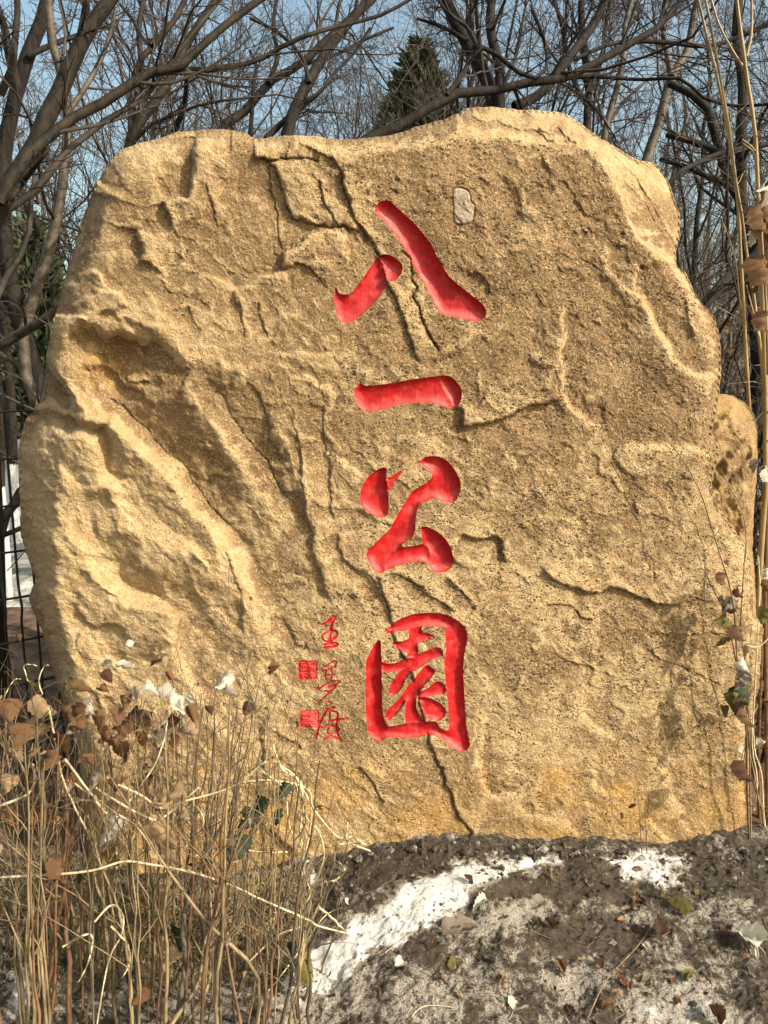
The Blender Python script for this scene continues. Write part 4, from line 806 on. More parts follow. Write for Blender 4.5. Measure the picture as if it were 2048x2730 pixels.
# whitewashed saplings by the path
for k, (px, Y, w, h, lb) in enumerate([(10, 6.0, 17, 1.0, 'thin tree with whitewashed lower trunk at the left picture edge by the fence'), (38, 8.3, 24, .95, 'tree with whitewashed trunk standing before the pale wall')]):
    b = D(px, 1165, Y)[:2]; t = empty('whitewashed_tree', (b[0], b[1], G0)); tag(t, lb, 'tree')
    z = np.linspace(-.05, h, 5); r = w/2*Y/1597; V, F = tubes(np.stack([0*z+.01*z, 0*z, z], -1)[None], np.linspace(r*1.15, r*.9, 5)[None], 12); link('painted_trunk', mesh('painted_trunk', V, F, M_white), t)
    tr = np.stack([np.linspace(.01, .12, 9)+.03*np.sin(np.arange(9)), np.zeros(9), np.linspace(h-.01, 4.6, 9)], -1); V, F = tubes(tr[None], np.linspace(r*.9, r*.3, 9)[None], 10); link('trunk', mesh('trunk', V, F, M_barkr), t)
    rg = np.random.default_rng(50+k); A1_ = spawn(tr[None], np.linspace(r*.9, r*.3, 9)[None], 9, .4, .7, 8, .08, .15, .1, .5, .006, rg)
    for i in range(9): V, F = tubes(A1_[0][i:i+1], A1_[1][i:i+1], 6); link('branch', mesh('branch', V, F, M_barkr), t)
    A2_ = spawn(*A1_, 9, .5, .7, 6, .05, .2, .15, .6, .003, rg); A3_ = spawn(*A2_, 6, .5, .7, 5, .03, .2, .15, .7, .002, rg); V, F = join([tubes(*A2_, 3), tubes(*A3_, 3)]); c_ = link('crown', mesh('crown', V, F, M_twigd), t); c_['kind'] = 'stuff'
# background trees: three kinds, copied
def proto(seed, h):
    rng = np.random.default_rng(seed); root = empty('background_tree')
    n = 12; z = np.linspace(0, h, n); P_ = np.stack([.25*fbm(z*.5, z*0+seed, 3, 2), .25*fbm(z*.5, z*0+seed, 5, 2), z], -1); r = np.linspace(.085, .015, n)
    V, F = tubes(P_[None], r[None], 9); link('trunk', mesh('trunk', V, F, M_barkd), root)
    a1 = spawn(P_[None], r[None], 15, .62, .75, 9, .10, .14, .22, .5, .012, rng)
    for i in range(15): V, F = tubes(a1[0][i:i+1], a1[1][i:i+1], 6); link('branch', mesh('branch', V, F, M_barkd), root)
    a2 = spawn(*a1, 9, .5, .7, 7, .05, .18, .12, .55, .007, rng); a3 = spawn(*a2, 7, .5, .7, 5, .03, .2, .12, .6, .0045, rng); a4 = spawn(*a3, 4, .55, .7, 4, .02, .2, .15, .7, .0028, rng)
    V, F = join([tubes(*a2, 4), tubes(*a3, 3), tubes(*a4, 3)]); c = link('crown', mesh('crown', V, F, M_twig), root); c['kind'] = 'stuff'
    return root
def copy_tree(o):
    c = o.copy(); S.collection.objects.link(c)
    for ch in list(o.children):
        d_ = ch.copy(); S.collection.objects.link(d_); d_.parent = c
    return c
pr = [proto(101, 7.2), proto(202, 8.2), proto(303, 6.4)]
spots = [(-7.2,12.5,0),(-4.2,14.5,1),(-2.2,11.6,2),(-.6,15.8,0),(1.3,12.2,1),(3.0,15.0,2),(4.6,11.4,0),(7.4,13.2,1),(-6.8,18.2,2),(2.0,19.5,0),(6.4,18.0,2),(9.5,17.6,1),(-2.6,20.0,0)]
left_right = sorted(range(len(spots)), key=lambda i: spots[i][0]/spots[i][1]); rank = {i: k for k, i in enumerate(left_right)}; used_p = set()
words = 'first second third fourth fifth sixth seventh eighth ninth tenth eleventh twelfth thirteenth fourteenth fifteenth sixteenth seventeenth eighteenth nineteenth twentieth'.split()
for i, (x, y, k) in enumerate(spots):
    o = pr[k] if k not in used_p else copy_tree(pr[k]); used_p.add(k)
    o.location = (x, y, G0-.05); o.rotation_euler = (0, 0, RNG.uniform(0, 6.28)); s_ = RNG.uniform(.88, 1.15); o.scale = (s_, s_, s_)
    tag(o, 'bare twiggy background tree beyond the boulder, %s from the left of its row' % words[rank[i]], 'tree', 'bare trees in the background')
# far wood as one mass
def wood():
    rng = np.random.default_rng(77); L = []; n = 150
    ang = rng.uniform(-.62, .62, n); Y = rng.uniform(19, 42, n); b = np.stack([ang*Y, Y, np.full(n, G0)], -1); h = rng.uniform(6, 10.5, n)
    P_ = np.stack([b+np.array([0, 0, 1])*(h*t)[:, None]+rng.normal(0, .12, (n, 3))*[1, 1, 0]*(t > 0) for t in np.linspace(0, 1, 7)], 1); R_ = np.linspace(.14, .03, 7)[None]*rng.uniform(.6, 1.2, n)[:, None]
    a1 = spawn(P_, R_, 9, .38, .6, 5, .10, .16, .15, .5, .02, rng); a2 = spawn(*a1, 6, .5, .6, 4, .05, .2, .1, .6, .009, rng); a3 = spawn(*a2, 4, .6, .7, 3, .03, .2, .1, .7, .006, rng)
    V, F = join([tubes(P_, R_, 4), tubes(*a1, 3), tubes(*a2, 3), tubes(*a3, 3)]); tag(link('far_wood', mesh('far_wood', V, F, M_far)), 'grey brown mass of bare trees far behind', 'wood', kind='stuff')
wood()
# evergreens
def conifer(px, ptop, pbase, Y, wpx, seed, label):
    rng = np.random.default_rng(seed); top = D(px, ptop, Y); h = top[2]-G0; root = empty('evergreen_tree', (top[0], Y, G0)); tag(root, label, 'evergreen')
    V, F = tubes(np.array([[[0, 0, 0], [0, 0, h*.97]]]), np.array([[.16, .02]]), 8); link('trunk', mesh('trunk', V, F, M_barkd), root)
    w = wpx/2*Y/1597; vis = (pbase-ptop)*Y/1597; N = 9000
    z = h-(rng.random(N)**.62)*(vis*1.7); dd = h-z; rad = w*np.clip(dd/vis, .02, 1.15)**.8*(.35+.75*rng.random(N))*(1+.45*noise(z*4, z*0+3, 5)+.35*noise(z*3+7, z*0+9, 8)); a = rng.uniform(0, 6.28, N)
    c = np.stack([rad*np.cos(a), rad*np.sin(a), z], -1); dr = np.stack([np.cos(a)*.8, np.sin(a)*.8, np.full(N, .55)], -1)+rng.normal(0, .35, (N, 3)); dr /= np.linalg.norm(dr, axis=1, keepdims=True)
    sd = np.cross(dr, rng.normal(size=(N, 3))); sd /= np.linalg.norm(sd, axis=1, keepdims=True); L = (.14+.16*rng.random(N))[:, None]
    V = np.stack([c-sd*.02, c+sd*.02, c+dr*L*.6+sd*.03, c+dr*L, c+dr*L*.55-sd*.03], 1).reshape(-1, 3); i = np.arange(N)*5; F = np.concatenate([np.stack([i, i+1, i+2, i+4], -1), np.stack([i+4, i+2, i+3, i+3], -1)])
    F3 = np.concatenate([F[:, :3], F[:N][:, [0, 2, 3]]]); o = link('crown', mesh('crown', V, F3, M_needle, False), root); o['kind'] = 'stuff'
conifer(905, 88, 300, 15, 165, 1, 'dark conical evergreen rising behind the middle of the boulder')
conifer(62, 480, 760, 10.5, 150, 2, 'low dull evergreen between the trunks at the left above the fence')
conifer(880, 210, 330, 14, 150, 3, 'lower dark evergreen left of the tall conical one')
# thickets at both sides
def thicket(x, y, n, h, seed, label, nm='thicket', mt=None, leaves=260, sp=.5):
    rng = np.random.default_rng(seed); root = empty(nm, (x, y, G0)); tag(root, label, 'bush', 'bare thickets around the boulder')
    b = np.stack([rng.normal(0, sp*.5, n), rng.normal(0, sp*.35, n), np.zeros(n)], -1); t_ = b*[2.2, 2, 0]+rng.normal(0, .25, (n, 3))*[1, 1, 0]; hh = h*rng.uniform(.6, 1.1, n)
    P_ = np.stack([b+t_*t**1.5+np.array([0, 0, 1])*(hh*t)[:, None]+rng.normal(0, .03, (n, 3)) for t in np.linspace(0, 1, 9)], 1); R_ = np.linspace(.011, .003, 9)[None]*rng.uniform(.6, 1.4, n)[:, None]
    for i in range(n): V, F = tubes(P_[i:i+1], R_[i:i+1], 5); link('stem', mesh('stem', V, F, mt or M_barkr), root)
    a1 = spawn(P_, R_, 10, .45, .7, 6, .03, .2, .1, .6, .0022, rng); a2 = spawn(*a1, 7, .5, .8, 5, 0, .25, .1, .7, .0014, rng); V, F = join([tubes(*a1, 3), tubes(*a2, 3)]); o = link('twigs', mesh('twigs', V, F, M_twigd), root); o['kind'] = 'stuff'
    if leaves:
        q_ = a2[0].reshape(-1, 3); c = q_[rng.integers(0, len(q_), leaves)]; u1 = rng.normal(size=(leaves, 3)); u1 /= np.linalg.norm(u1, axis=1, keepdims=True); u2 = np.cross(u1, rng.normal(size=(leaves, 3))); u2 /= np.linalg.norm(u2, axis=1, keepdims=True); s_ = rng.uniform(.012, .03, leaves)[:, None]
        V = np.stack([c, c+u1*s_+u2*s_*.8, c+u1*s_*2.2, c+u1*s_-u2*s_*.7+.3*s_*np.cross(u1, u2)], 1).reshape(-1, 3); i = np.arange(leaves)*4; o = link('dead_leaves', mesh('dead_leaves', V, np.stack([i, i+1, i+2, i+3], -1), LM['brown'], False), root); o['kind'] = 'stuff'
for args in [(1.95,3.75,16,1.9,1,'brown twiggy bush hard against the right end of the boulder'),(2.5,4.7,16,2.3,2,'taller brown bush behind the yellow canes'),(1.75,4.5,14,1.7,3,'dense bush filling the gap behind the boulder shoulder'),(3.2,5.8,16,2.9,4,'tall thin bush at the far right below the crooked tree'),(2.3,6.2,16,2.4,5,'twiggy bush deep in shade behind the right shoulder'),(2.15,3.3,12,1.2,6,'low dense bush at the right edge near the snow'),
             (-2.0,7.9,10,1.6,8,'sparse bush by the path behind the left flank of the boulder'),(2.9,7.4,16,2.6,9,'farther tangled bush between the right tree trunks')]: thicket(*args)
# ---------------------------------------------------------------- snow heap in front
cx_ = np.array([-200,300,450,560,620,700,760,830,900,960,1050,1150,1250,1350,1450,1560,1659,1900])*K
cy_ = np.array([1935,1930,1925,1912,1896,1872,1838,1820,1812,1806,1808,1822,1830,1842,1850,1842,1838,1838])*K+np.array([0,0,0,4,10,20,34,38,40,40,38,32,26,22,20,22,24,24])*K
cp = at(cx_, cy_, 2.44); CX, CZ = cp[:, 0], cp[:, 2]
ridge = D(*np.array([(540,2140),(600,2085),(680,2030),(760,1985),(850,1930),(920,1890),(1000,1868),(1100,1855),(1230,1852)]).T, 1.0)
def snow_z(x, y):
    zc = np.interp(x, CX, CZ); t = np.clip((2.46-y)/.85, -.4, 1.2); lf = sst(-.75, -.2, x)
    wv1 = 1.6*fbm(x*6, y*6, 41, 3); rl0 = 2.28-.9*np.clip(-.02-x, 0, 2)**1.2; cr_ = 1-.75*np.exp(-((y-rl0)/.10)**2)*sst(-.75, -.5, x)*sst(.75, .45, x)
    z = zc-.05*t-.10*np.clip(t, 0, 2)**2*lf
    z = z+.018*fbm(x*4.2+1, y*4.2, 21, 3)+.011*fbm(x*13, y*13, 23, 3)*(.4+lf*.6)+(.010*(.5-np.abs(fbm(x*9+y*4+.6*wv1, y*10-x*3+.6*wv1, 25, 3)))+.0055*(.5-np.abs(fbm(x*24-y*9+wv1, y*22+x*8, 29, 3)*1.3)))*cr_+.0026*fbm(x*70+y*31+wv1*2, y*66-x*27, 27, 2)*cr_
    px_, py_ = -.02-.0*x, 0
    rl = 2.28-.9*np.clip(-.02-x, 0, 2)**1.2+0*y      # the clean drift that curls round the heap
    z = z+.020*np.exp(-((y-rl)/.09)**2)*sst(-.62, -.35, x)*sst(.62, .30, x)
    for (hx, hy, hr, hd) in [(.28, 2.02, .05, .018), (.36, 1.98, .04, .014), (.12, 1.73, .06, .03), (-.16, 1.66, .09, .03), (.56, 1.9, .05, .012), (.22, 2.2, .07, .012)]:
        z = z-hd*np.exp(-((x-hx)**2+(y-hy)**2)/hr**2)
    z = z-.25*sst(2.62, 3.0, y)-.0*x
    return z
V, F = grid(-1.75, 1.75, 1.25, 2.95, 760, 380, snow_z)
sx, sy = proj(V); sx = sx+fbm(sx/60, sy/60, 5, 4)*34; sy = sy+fbm(sx/60, sy/45, 6, 4)*24
clean = np.zeros(len(V))-.25+.25*fbm(V[:, 0]*6, V[:, 1]*6, 30, 4)
def patch(L, a, e=22, den=1.):
    global clean
    Q = np.array(L, float)*K; d, *_ = seg_d(sx, sy, Q); sd = np.where(inside(sx, sy, Q), d, -d); clean = np.maximum(clean, -.3+(a+.3)*sst(-e, e, sd))
patch([(660,2085),(700,2040),(780,1985),(860,1925),(940,1880),(1000,1862),(1100,1852),(1210,1850),(1200,1868),(1130,1882),(1060,1900),(1020,1935),(980,1965),(930,2000),(880,2030),(800,2060),(730,2120),(650,2165),(590,2200),(600,2130)], 1.15, 16)
patch([(1290,1852),(1340,1845),(1470,1845),(1505,1890),(1480,1915),(1400,1918),(1350,1905),(1330,1880)], .95, 12)
patch([(560,2150),(700,2100),(830,2080),(800,2170),(700,2230),(560,2230)], .5, 40)
patch([(640,1890),(690,1872),(690,1905),(640,1910)], .9, 8)
patch([(1350,2170),(1480,2080),(1560,2150),(1640,2230),(1340,2230)], .62, 50); patch([(940,1990),(1100,1930),(1180,1950),(1130,2010),(1000,2040)], .40, 40)
patch([(1230,1900),(1350,1930),(1420,1960),(1659,1950),(1659,1985),(1400,1990),(1250,1960)], .22, 30); patch([(850,2120),(1000,2080),(1130,2110),(1100,2230),(880,2230)], .36, 50)
patch([(1160,2080),(1300,2060),(1330,2120),(1230,2160)], .35, 40); patch([(20,2110),(70,2090),(80,2170),(20,2190)], .8, 20); patch([(370,2160),(430,2120),(450,2230),(380,2230)], .5, 30)
patch([(0,2080),(420,2060),(560,2100),(560,2230),(0,2230)], .10, 60)
def dirtp(L, a=-.9, e=20):
    global clean
    Q = np.array(L, float)*K; d, *_ = seg_d(sx, sy, Q); sd = np.where(inside(sx, sy, Q), d, -d); clean = clean+a*sst(-e, e, sd)
dirtp([(980,1985),(1020,1945),(1080,1905),(1150,1890),(1300,1880),(1360,1920),(1350,1960),(1200,1930),(1080,1950)], -.75); dirtp([(760,1850),(900,1812),(1000,1806),(1150,1825),(1320,1850),(1200,1848),(1000,1855),(880,1880),(760,1905),(690,1930)], -.5, 10)
dirtp([(1500,1855),(1659,1850),(1659,1940),(1420,1935)], -.5); dirtp([(1180,1990),(1420,2000),(1400,2080),(1200,2070)], -.4, 40); dirtp([(0,1980),(560,1960),(520,2060),(0,2080)], -.8, 20)
dirtp([(990,2180),(1060,2160),(1070,2230),(990,2230)], -.8, 16)
tag(link('snow_heap', mesh('snow_heap', V, F, M_snow, True, {'clean': clean})), kind='structure')
def on_snow(px, py):          # a point of the heap seen at a picture position (1659 px wide)
    dx, dy, dz = ray(px*K, py*K); t = np.linspace(1.2, 3.0, 700)/dy; x = dx*t; y = dy*t; z = CAMZ+dz*t; s_ = z-snow_z(x, y); k = int(np.argmax(s_ < 0)) or 699
    return np.array([x[k], y[k], snow_z(x[k], y[k])])
# crumbs of leaf and bark, a thin scatter of grit
def crumbs():
    rng = np.random.default_rng(5); n = 9000; x = rng.uniform(-1.6, 1.6, n); y = rng.uniform(1.4, 2.5, n); keep = (noise(x*5, y*5, 9)+.35*rng.random(n)) > .02; x, y = x[keep], y[keep]; n = len(x)
    z = snow_z(x, y)+.0015; s_ = (.0012+.0058*rng.random(n)**3)[:, None]; u1 = rng.normal(size=(n, 3))*[1, 1, .35]; u1 /= np.linalg.norm(u1, axis=1, keepdims=True); u2 = np.cross(u1, [0, .3, 1]); el = rng.uniform(.25, .9, n)[:, None]
    c = np.stack([x, y, z], -1); V = np.stack([c-u1*s_, c+u2*s_*el+[0, 0, .001], c+u1*s_, c-u2*s_*el+np.array([0, 0, .0025])*s_/.006], 1).reshape(-1, 3); i = np.arange(n)*4
    tag(link('leaf_litter', mesh('leaf_litter', V, np.stack([i, i+1, i+2, i+3], -1), M_debris, False)), 'dark crumbs of leaves and bark on the old snow', 'litter', kind='stuff')
    L = []; m = 420; x = rng.uniform(-1.5, 1.5, m); y = rng.uniform(1.4, 2.5, m); a = rng.uniform(0, 6.28, m); ln = rng.uniform(.01, .05, m)
    P_ = np.stack([np.stack([x+np.cos(a)*ln*t, y+np.sin(a)*ln*t, snow_z(x+np.cos(a)*ln*t, y+np.sin(a)*ln*t)+.002+.003*t], -1) for t in (-.5, 0, .5)], 1); V, F = tubes(P_, np.full((m, 3), .0008), 3)
    tag(link('twig_litter', mesh('twig_litter', V, F, M_stem)), 'tiny bits of twig and straw on the old snow', 'litter', kind='stuff')
    # crusty lumps along the edge of the heap
    m = 1500; x = rng.uniform(-1.3, 1.5, m); y = 2.30+rng.random(m)*.16; s2_ = 0; x[:700] = rng.uniform(-1.6, 1.6, 700); y[:700] = rng.uniform(1.45, 2.4, 700); s_ = .003+.012*rng.random(m)**2.2; s_[1200:] *= 1.8; y[1200:] = 2.44+.07*rng.random(300)
    ico = np.array([(1,0,0),(-1,0,0),(0,1,0),(0,-1,0),(0,0,1),(0,0,-1)], float); fc = np.array([(0,2,4),(2,1,4),(1,3,4),(3,0,4),(2,0,5),(1,2,5),(3,1,5),(0,3,5)])
    V = (np.stack([x, y, snow_z(x, y)], -1)[:, None]+ico[None]*s_[:, None, None]*rng.uniform(.5, 1.2, (m, 6, 1))).reshape(-1, 3); F = (fc[None]+(np.arange(m)*6)[:, None, None]).reshape(-1, 3)
    tag(link('ice_crumbs', mesh('ice_crumbs', V, F, M_snow, False, {'clean': np.repeat(rng.uniform(-.9, .35, m), 6)})), 'small gritty lumps of refrozen snow', 'snow', kind='stuff')
crumbs()
# ---------------------------------------------------------------- leaves
def leaf_mesh(seed, kind='poplar'):
    """one leaf, base at the origin, 1 long, with toothed edge, midrib fold and curl"""
    rng = np.random.default_rng(seed); n = 26; t = np.linspace(0, 1, n//2+1)
    if kind == 'poplar': hw = .50*np.sin(np.pi*np.clip(t, 0, 1)**.62)**.75*(1-.25*t)
    elif kind == 'long': hw = .17*np.sin(np.pi*t**.8)**.8
    else: hw = .36*np.sin(np.pi*t**.7)**.7
    hw = hw+(.035*((np.arange(len(t)) % 2)*2-1))*(t > .08)*(t < .93)*(kind != 'long'); hw[0] = hw[-1] = 0
    rt = np.stack([hw, t-(.08*np.sin(np.pi*np.clip(t*4, 0, 1)) if kind == 'poplar' else 0), 0*t], -1); V = [np.stack([0*t, t, 0*t], -1)]
    for s in (-1, 1):
        for f in (.5, 1.): V.append(np.stack([s*rt[:, 0]*f, V[0][:, 1]*(1-f)+rt[:, 1]*f, 0*t], -1))
    m = len(t); V = np.concatenate(V); F = []
    def strip(a, b, fl):
        for k in range(m-1): F.append((a+k, b+k, b+k+1, a+k+1) if fl else (a+k, a+k+1, b+k+1, b+k))
    strip(0, m, 0); strip(m, 2*m, 0); strip(0, 3*m, 1); strip(3*m, 4*m, 1)
    c = rng.uniform(-1.5, 1.5); fold = rng.uniform(.2, 1.2); x, y = V[:, 0], V[:, 1]
    z = np.abs(x)*fold+.10*noise(x*4+seed, y*4, seed)+.09*noise(x*8, y*8+seed, seed+2); a = c*(y+.0)
    ry = np.where(abs(c) > .05, np.sin(a)/c, y); rz = np.where(abs(c) > .05, (1-np.cos(a))/c, 0)
    V = np.stack([x*np.cos(fold*.6)+.05*y*y*rng.normal(), ry-z*np.sin(a), rz+z*np.cos(a)], -1)
    pt = np.array([[0, -.42, -.06+.1*rng.normal()], [.03, -.22, -.03], [0, 0, 0]]); v2, f2 = tubes(catmull(pt, 2)[None], np.full((1, 5), .011), 3)
    return V, np.array(F), v2, f2
LV = {k: [leaf_mesh(s+10*j, k) for s in range(5)] for j, k in enumerate(('poplar', 'long', 'oval'))}; LCACHE = {}
def leaf(kind, v, mat):
    key = (kind, v, mat)
    if key not in LCACHE:
        V, F, v2, f2 = LV[kind][v]; LCACHE[key] = mesh('leaf', np.concatenate([V, v2]), np.concatenate([F, f2+len(V)]), LM[mat], True)
    return LCACHE[key]
def put_leaf(pos, size, mat, kind='poplar', v=0, rot=(0, 0, 0), parent=None, name='leaf'):
    o = link(name, leaf(kind, v, mat), parent); pl = Vector(parent.location) if parent is not None else Vector((0, 0, 0))
    o.location = Vector(pos)-pl; o.rotation_euler = rot; q_ = random.Random(int(1e5*(pos[0]+pos[2]*3))); o.scale = (size*q_.uniform(.55, 1.05), size, size*q_.uniform(.9, 1.9)); return o
# fallen leaves on the heap, each where it lies: x, y (1659 px), length px, colour, kind, turn
FL = [(1040,1955,46,'cream','oval',2.2,'small cream leaf with dark edges on the snow left of the brown litter'),(1078,1960,44,'tan','long',.3,'slim tan leaf beside the small cream leaf on the snow'),(1160,1955,62,'grey','poplar',1.9,'broad dull brown leaf pressed in the snow below the clean drift'),
 (1360,1965,44,'rust','poplar',1.1,'rusty leaf lying above the middle of the snow heap'),(1372,1945,40,'rust','long',.2,'narrow upright rusty leaf touching the rusty leaf'),(1432,1946,62,'olive','long',1.45,'long yellow green leaf lying flat near the small clean snow patch'),(1462,1975,60,'olive','poplar',.8,'curled olive and cream leaf on dark snow'),
 (1509,1935,40,'olive','oval',-.9,'pale green leaf below the right end of the clean snow'),(1343,1995,34,'tan','oval',1.9,'small tan leaf scrap below the rusty leaf'),(1414,2013,58,'dark','poplar',.4,'round dark brown leaf crossed by a bare twig'),
 (1396,2050,30,'cream','oval',.3,'small cream leaf chip left of the lower twig'),(1555,2015,60,'rust','long',.9,'long red brown leaf lying left of the big pale leaf'),(1612,2030,92,'cream','poplar',.55,'big pale mottled leaf at the right edge of the snow'),(1634,2068,52,'cream','long',-.3,'narrow whitish strip of leaf on the big pale leaf'),
 (1342,2125,62,'rust','long',.8,'long orange brown leaf in the lower middle of the snow'),(1361,2135,34,'rust','oval',-.3,'short orange leaf beside the long orange brown one'),(1490,2120,48,'olive','poplar',-1.0,'greenish yellow crumpled leaf low on the snow'),(1255,2078,32,'tan','long',1.6,'small tan leaf lying crosswise left of the twig'),
 (980,2088,44,'olive','poplar',2.6,'small yellow brown leaf on white snow left of the heap'),(948,2125,50,'dark','long',1.2,'dark curled leaf low on the left side of the heap'),(1084,2135,48,'tan','long',-.6,'orange tan leaf standing in the lower left of the heap'),(860,2095,66,'cream','oval',2.4,'crumpled white leaf at the edge of the white snow'),
 (990,2015,150,'grey','long',1.75,'long twisted grey leaf strip across the snow'),(1010,1908,36,'dark','oval',1.2,'small dark leaf lying on the clean white drift'),(1290,2090,42,'dark','poplar',1.,'dark wet leaf on the grimy middle of the snow'),(1190,2010,46,'dark','poplar',2.2,'dark leaf pressed flat below the broad dull leaf'),
 (1216,2095,40,'brown','poplar',.1,'brown leaf near the small tan crosswise leaf'),(1310,2180,40,'brown','poplar',1.6,'brown leaf low in the heap near the bottom edge'),(1120,2175,70,'cream','poplar',-.7,'bleached crinkled leaf at the bottom edge of the picture'),(1460,2170,40,'rust','oval',1.1,'reddish leaf low at the right side of the heap'),(1230,2190,44,'dark','oval',.4,'dark oval leaf at the bottom middle'),(1545,2205,60,'dark','poplar',.2,'dark leaf by the white patch at bottom right')]
for k, (px, py, ln, mt, kd, rz, lb) in enumerate(FL):
    p = on_snow(px, py); s_ = ln*p[1]/1597*.86; o = put_leaf(p+np.array([0, 0, .006]), s_, mt, kd, k % 5, (RNG.uniform(-.1, .45), RNG.uniform(-.35, .35), rz), None, 'fallen_leaf')
    ax = Vector((-math.sin(rz), math.cos(rz), 0)); o.location = Vector(o.location)-ax*s_*.4; tag(o, lb, 'leaf')
rg = np.random.default_rng(8)
for k in range(120):
    px = rg.uniform(560, 1659); py = rg.uniform(1905, 2205) if rg.random() < .9 else rg.uniform(1860, 1905); p = on_snow(px, py)
    if clean_at := (abs(px-900) < 150 and py < 2060 and rg.random() < .8): continue
    o = put_leaf(p+np.array([0, 0, .004]), rg.uniform(.010, .032), rg.choice(['dark', 'brown', 'dark', 'rust', 'grey', 'tan']), rg.choice(['poplar', 'long', 'oval']), int(rg.integers(5)), (rg.uniform(-.3, .6), rg.uniform(-.5, .5), rg.uniform(0, 6.3)), None, 'fallen_leaf')
    tag(o, 'small scrap of brown leaf lying on the dirty snow', 'leaf', 'small leaf scraps on the snow')
def stick(L, r, lb, lift=.006, mt=None):
    P_ = np.array([on_snow(x, y)+[0, 0, lift] for x, y in L]); P_ = catmull(P_, 5); b = P_[0].copy(); n = len(P_); V, F = tubes((P_-b)[None], np.linspace(r, r*.6, n)[None], 5); o = link('fallen_twig', mesh('fallen_twig', V, F, mt or M_stem), None, b); tag(o, lb, 'twig')
stick([(1270,2205),(1300,2140),(1330,2100)], .0022, 'bare brown twig slanting up from the bottom edge of the snow', .01); stick([(1330,2102),(1380,2050),(1412,2000)], .0019, 'thin twig leaning over the round dark leaf', .014); stick([(1380,2062),(1440,2020),(1500,1995),(1550,1992)], .0012, 'fine curved stalk across the middle of the snow', .006)
stick([(1145,2012),(1165,2022),(1190,2032)], .0014, 'short red brown twig below the broad dull leaf'); stick([(832,2062),(900,2010),(1000,1960)][:2], .0013, 'straw stalk across the white snow at left', .006, M_straw); stick([(1407,2120),(1407,2150)], .0015, 'short straight twig in the lower middle of the snow'); stick([(1060,2090),(1105,2130),(1130,2160)], .0014, 'dark thin twig in the lower left of the heap')
stick([(890,2205),(910,2186),(945,2180),(985,2185)], .0016, 'arched straw stalk at the bottom edge left of the heap', .012, M_straw); stick([(1575,2000),(1620,2020),(1659,2040)], .0013, 'thin dark twig above the big pale leaf')
# ---------------------------------------------------------------- dead shrub stems in the left foreground
rs_ = np.random.default_rng(31)
def stem_path(bx, by, tx, ty, Y0, Y1, n=10, wv=6, bow=None):
    """from a base at picture (bx, by), distance Y0, to a tip at (tx, ty), distance Y1"""
    t = np.linspace(0, 1, n); wx_ = np.cumsum(rs_.normal(0, 1, n)); wx_ -= np.linspace(wx_[0], wx_[-1], n); return D(bx+(tx-bx)*t**1.12+wx_*wv*.6, by+(ty-by)*t, Y0+(Y1-Y0)*t)
CL = [('leftmost clump of tan shrub stems at the picture edge, hung with brown leaves', -60, 70, 1500, 16), ('second clump from the left, under the largest tan toothed leaf', 70, 160, 1530, 15), ('third clump from the left in front of the dark gap, with brown curled leaves', 160, 270, 1560, 17),
      ('dense clump in front of the lower left of the boulder, hung with cream leaves', 270, 390, 1480, 20), ('tallest clump of upright stems below the boulder ridge', 390, 500, 1450, 20), ('clump of pale stems leaning right in front of the boulder', 480, 600, 1490, 17), ('sparse thin clump with straw tangle at the left end of the snow', 600, 720, 1720, 10)]
def ground_Y(px, py=2130): return on_snow(px, py)[1]
leafspots = []; roots = []
for ci, (lb, xa, xb, ytop, n) in enumerate(CL):
    cY = rs_.uniform(1.85, 2.05); n = int(n*.78); c = D((xa+xb)/2, 2100, cY); root = empty('leafless_shrub', (c[0], c[1], float(snow_z(np.array(c[0]), np.array(c[1]))))); tag(root, lb, 'shrub', 'dead shrub clumps in front of the boulder'); roots.append(root); L0 = np.array(root.location)
    for i in range(n):
        bx = rs_.uniform(xa, xb); Yb = rs_.uniform(1.62, 2.28); by = 1105.5+1597*math.tan(math.atan2(CAMZ-(-.30), Yb)-PITCH); p0 = on_snow(bx, by)
        lean = rs_.normal((bx-330)*.06+12, 32)+(55 if ci in (4, 5) and rs_.random() < .5 else 0); ty = ytop+abs(rs_.normal(0, 1))*110+rs_.uniform(-40, 60); ty = min(ty, 1950)
        P_ = stem_path(bx, by+12, bx+lean, ty, Yb, Yb+rs_.uniform(-.08, .14), 12, 9); P_[0] = p0-[0, 0, .03]
        r0 = rs_.choice([.0034, .0048, .0062, .0085], p=[.42, .34, .18, .06]); R_ = r0*np.linspace(1, .28, 12)*(1+.10*(np.arange(12) % 3 == 0))
        parts = [tubes((P_-L0)[None], R_[None], 6)]
        k_ = 5; a1 = spawn(P_[None], R_[None], k_, .36, .55, 6, .10, .2, .3, .6, .0011, rs_, .35); parts.append(tubes(a1[0]-L0, a1[1], 4))
        if rs_.random() < .7: a2 = spawn(*a1, 2, .5, .6, 5, .08, .2, .2, .7, .0008, rs_); parts.append(tubes(a2[0]-L0, a2[1], 3))
        V, F = join(parts); link('stem', mesh('stem', V, F, rs_.choice([M_stem, M_stem, M_stemd, M_stemr, M_stemd])), root)
        for e in a1[0][:, -1]: leafspots.append((ci, e))
        leafspots.append((ci, P_[-1]))
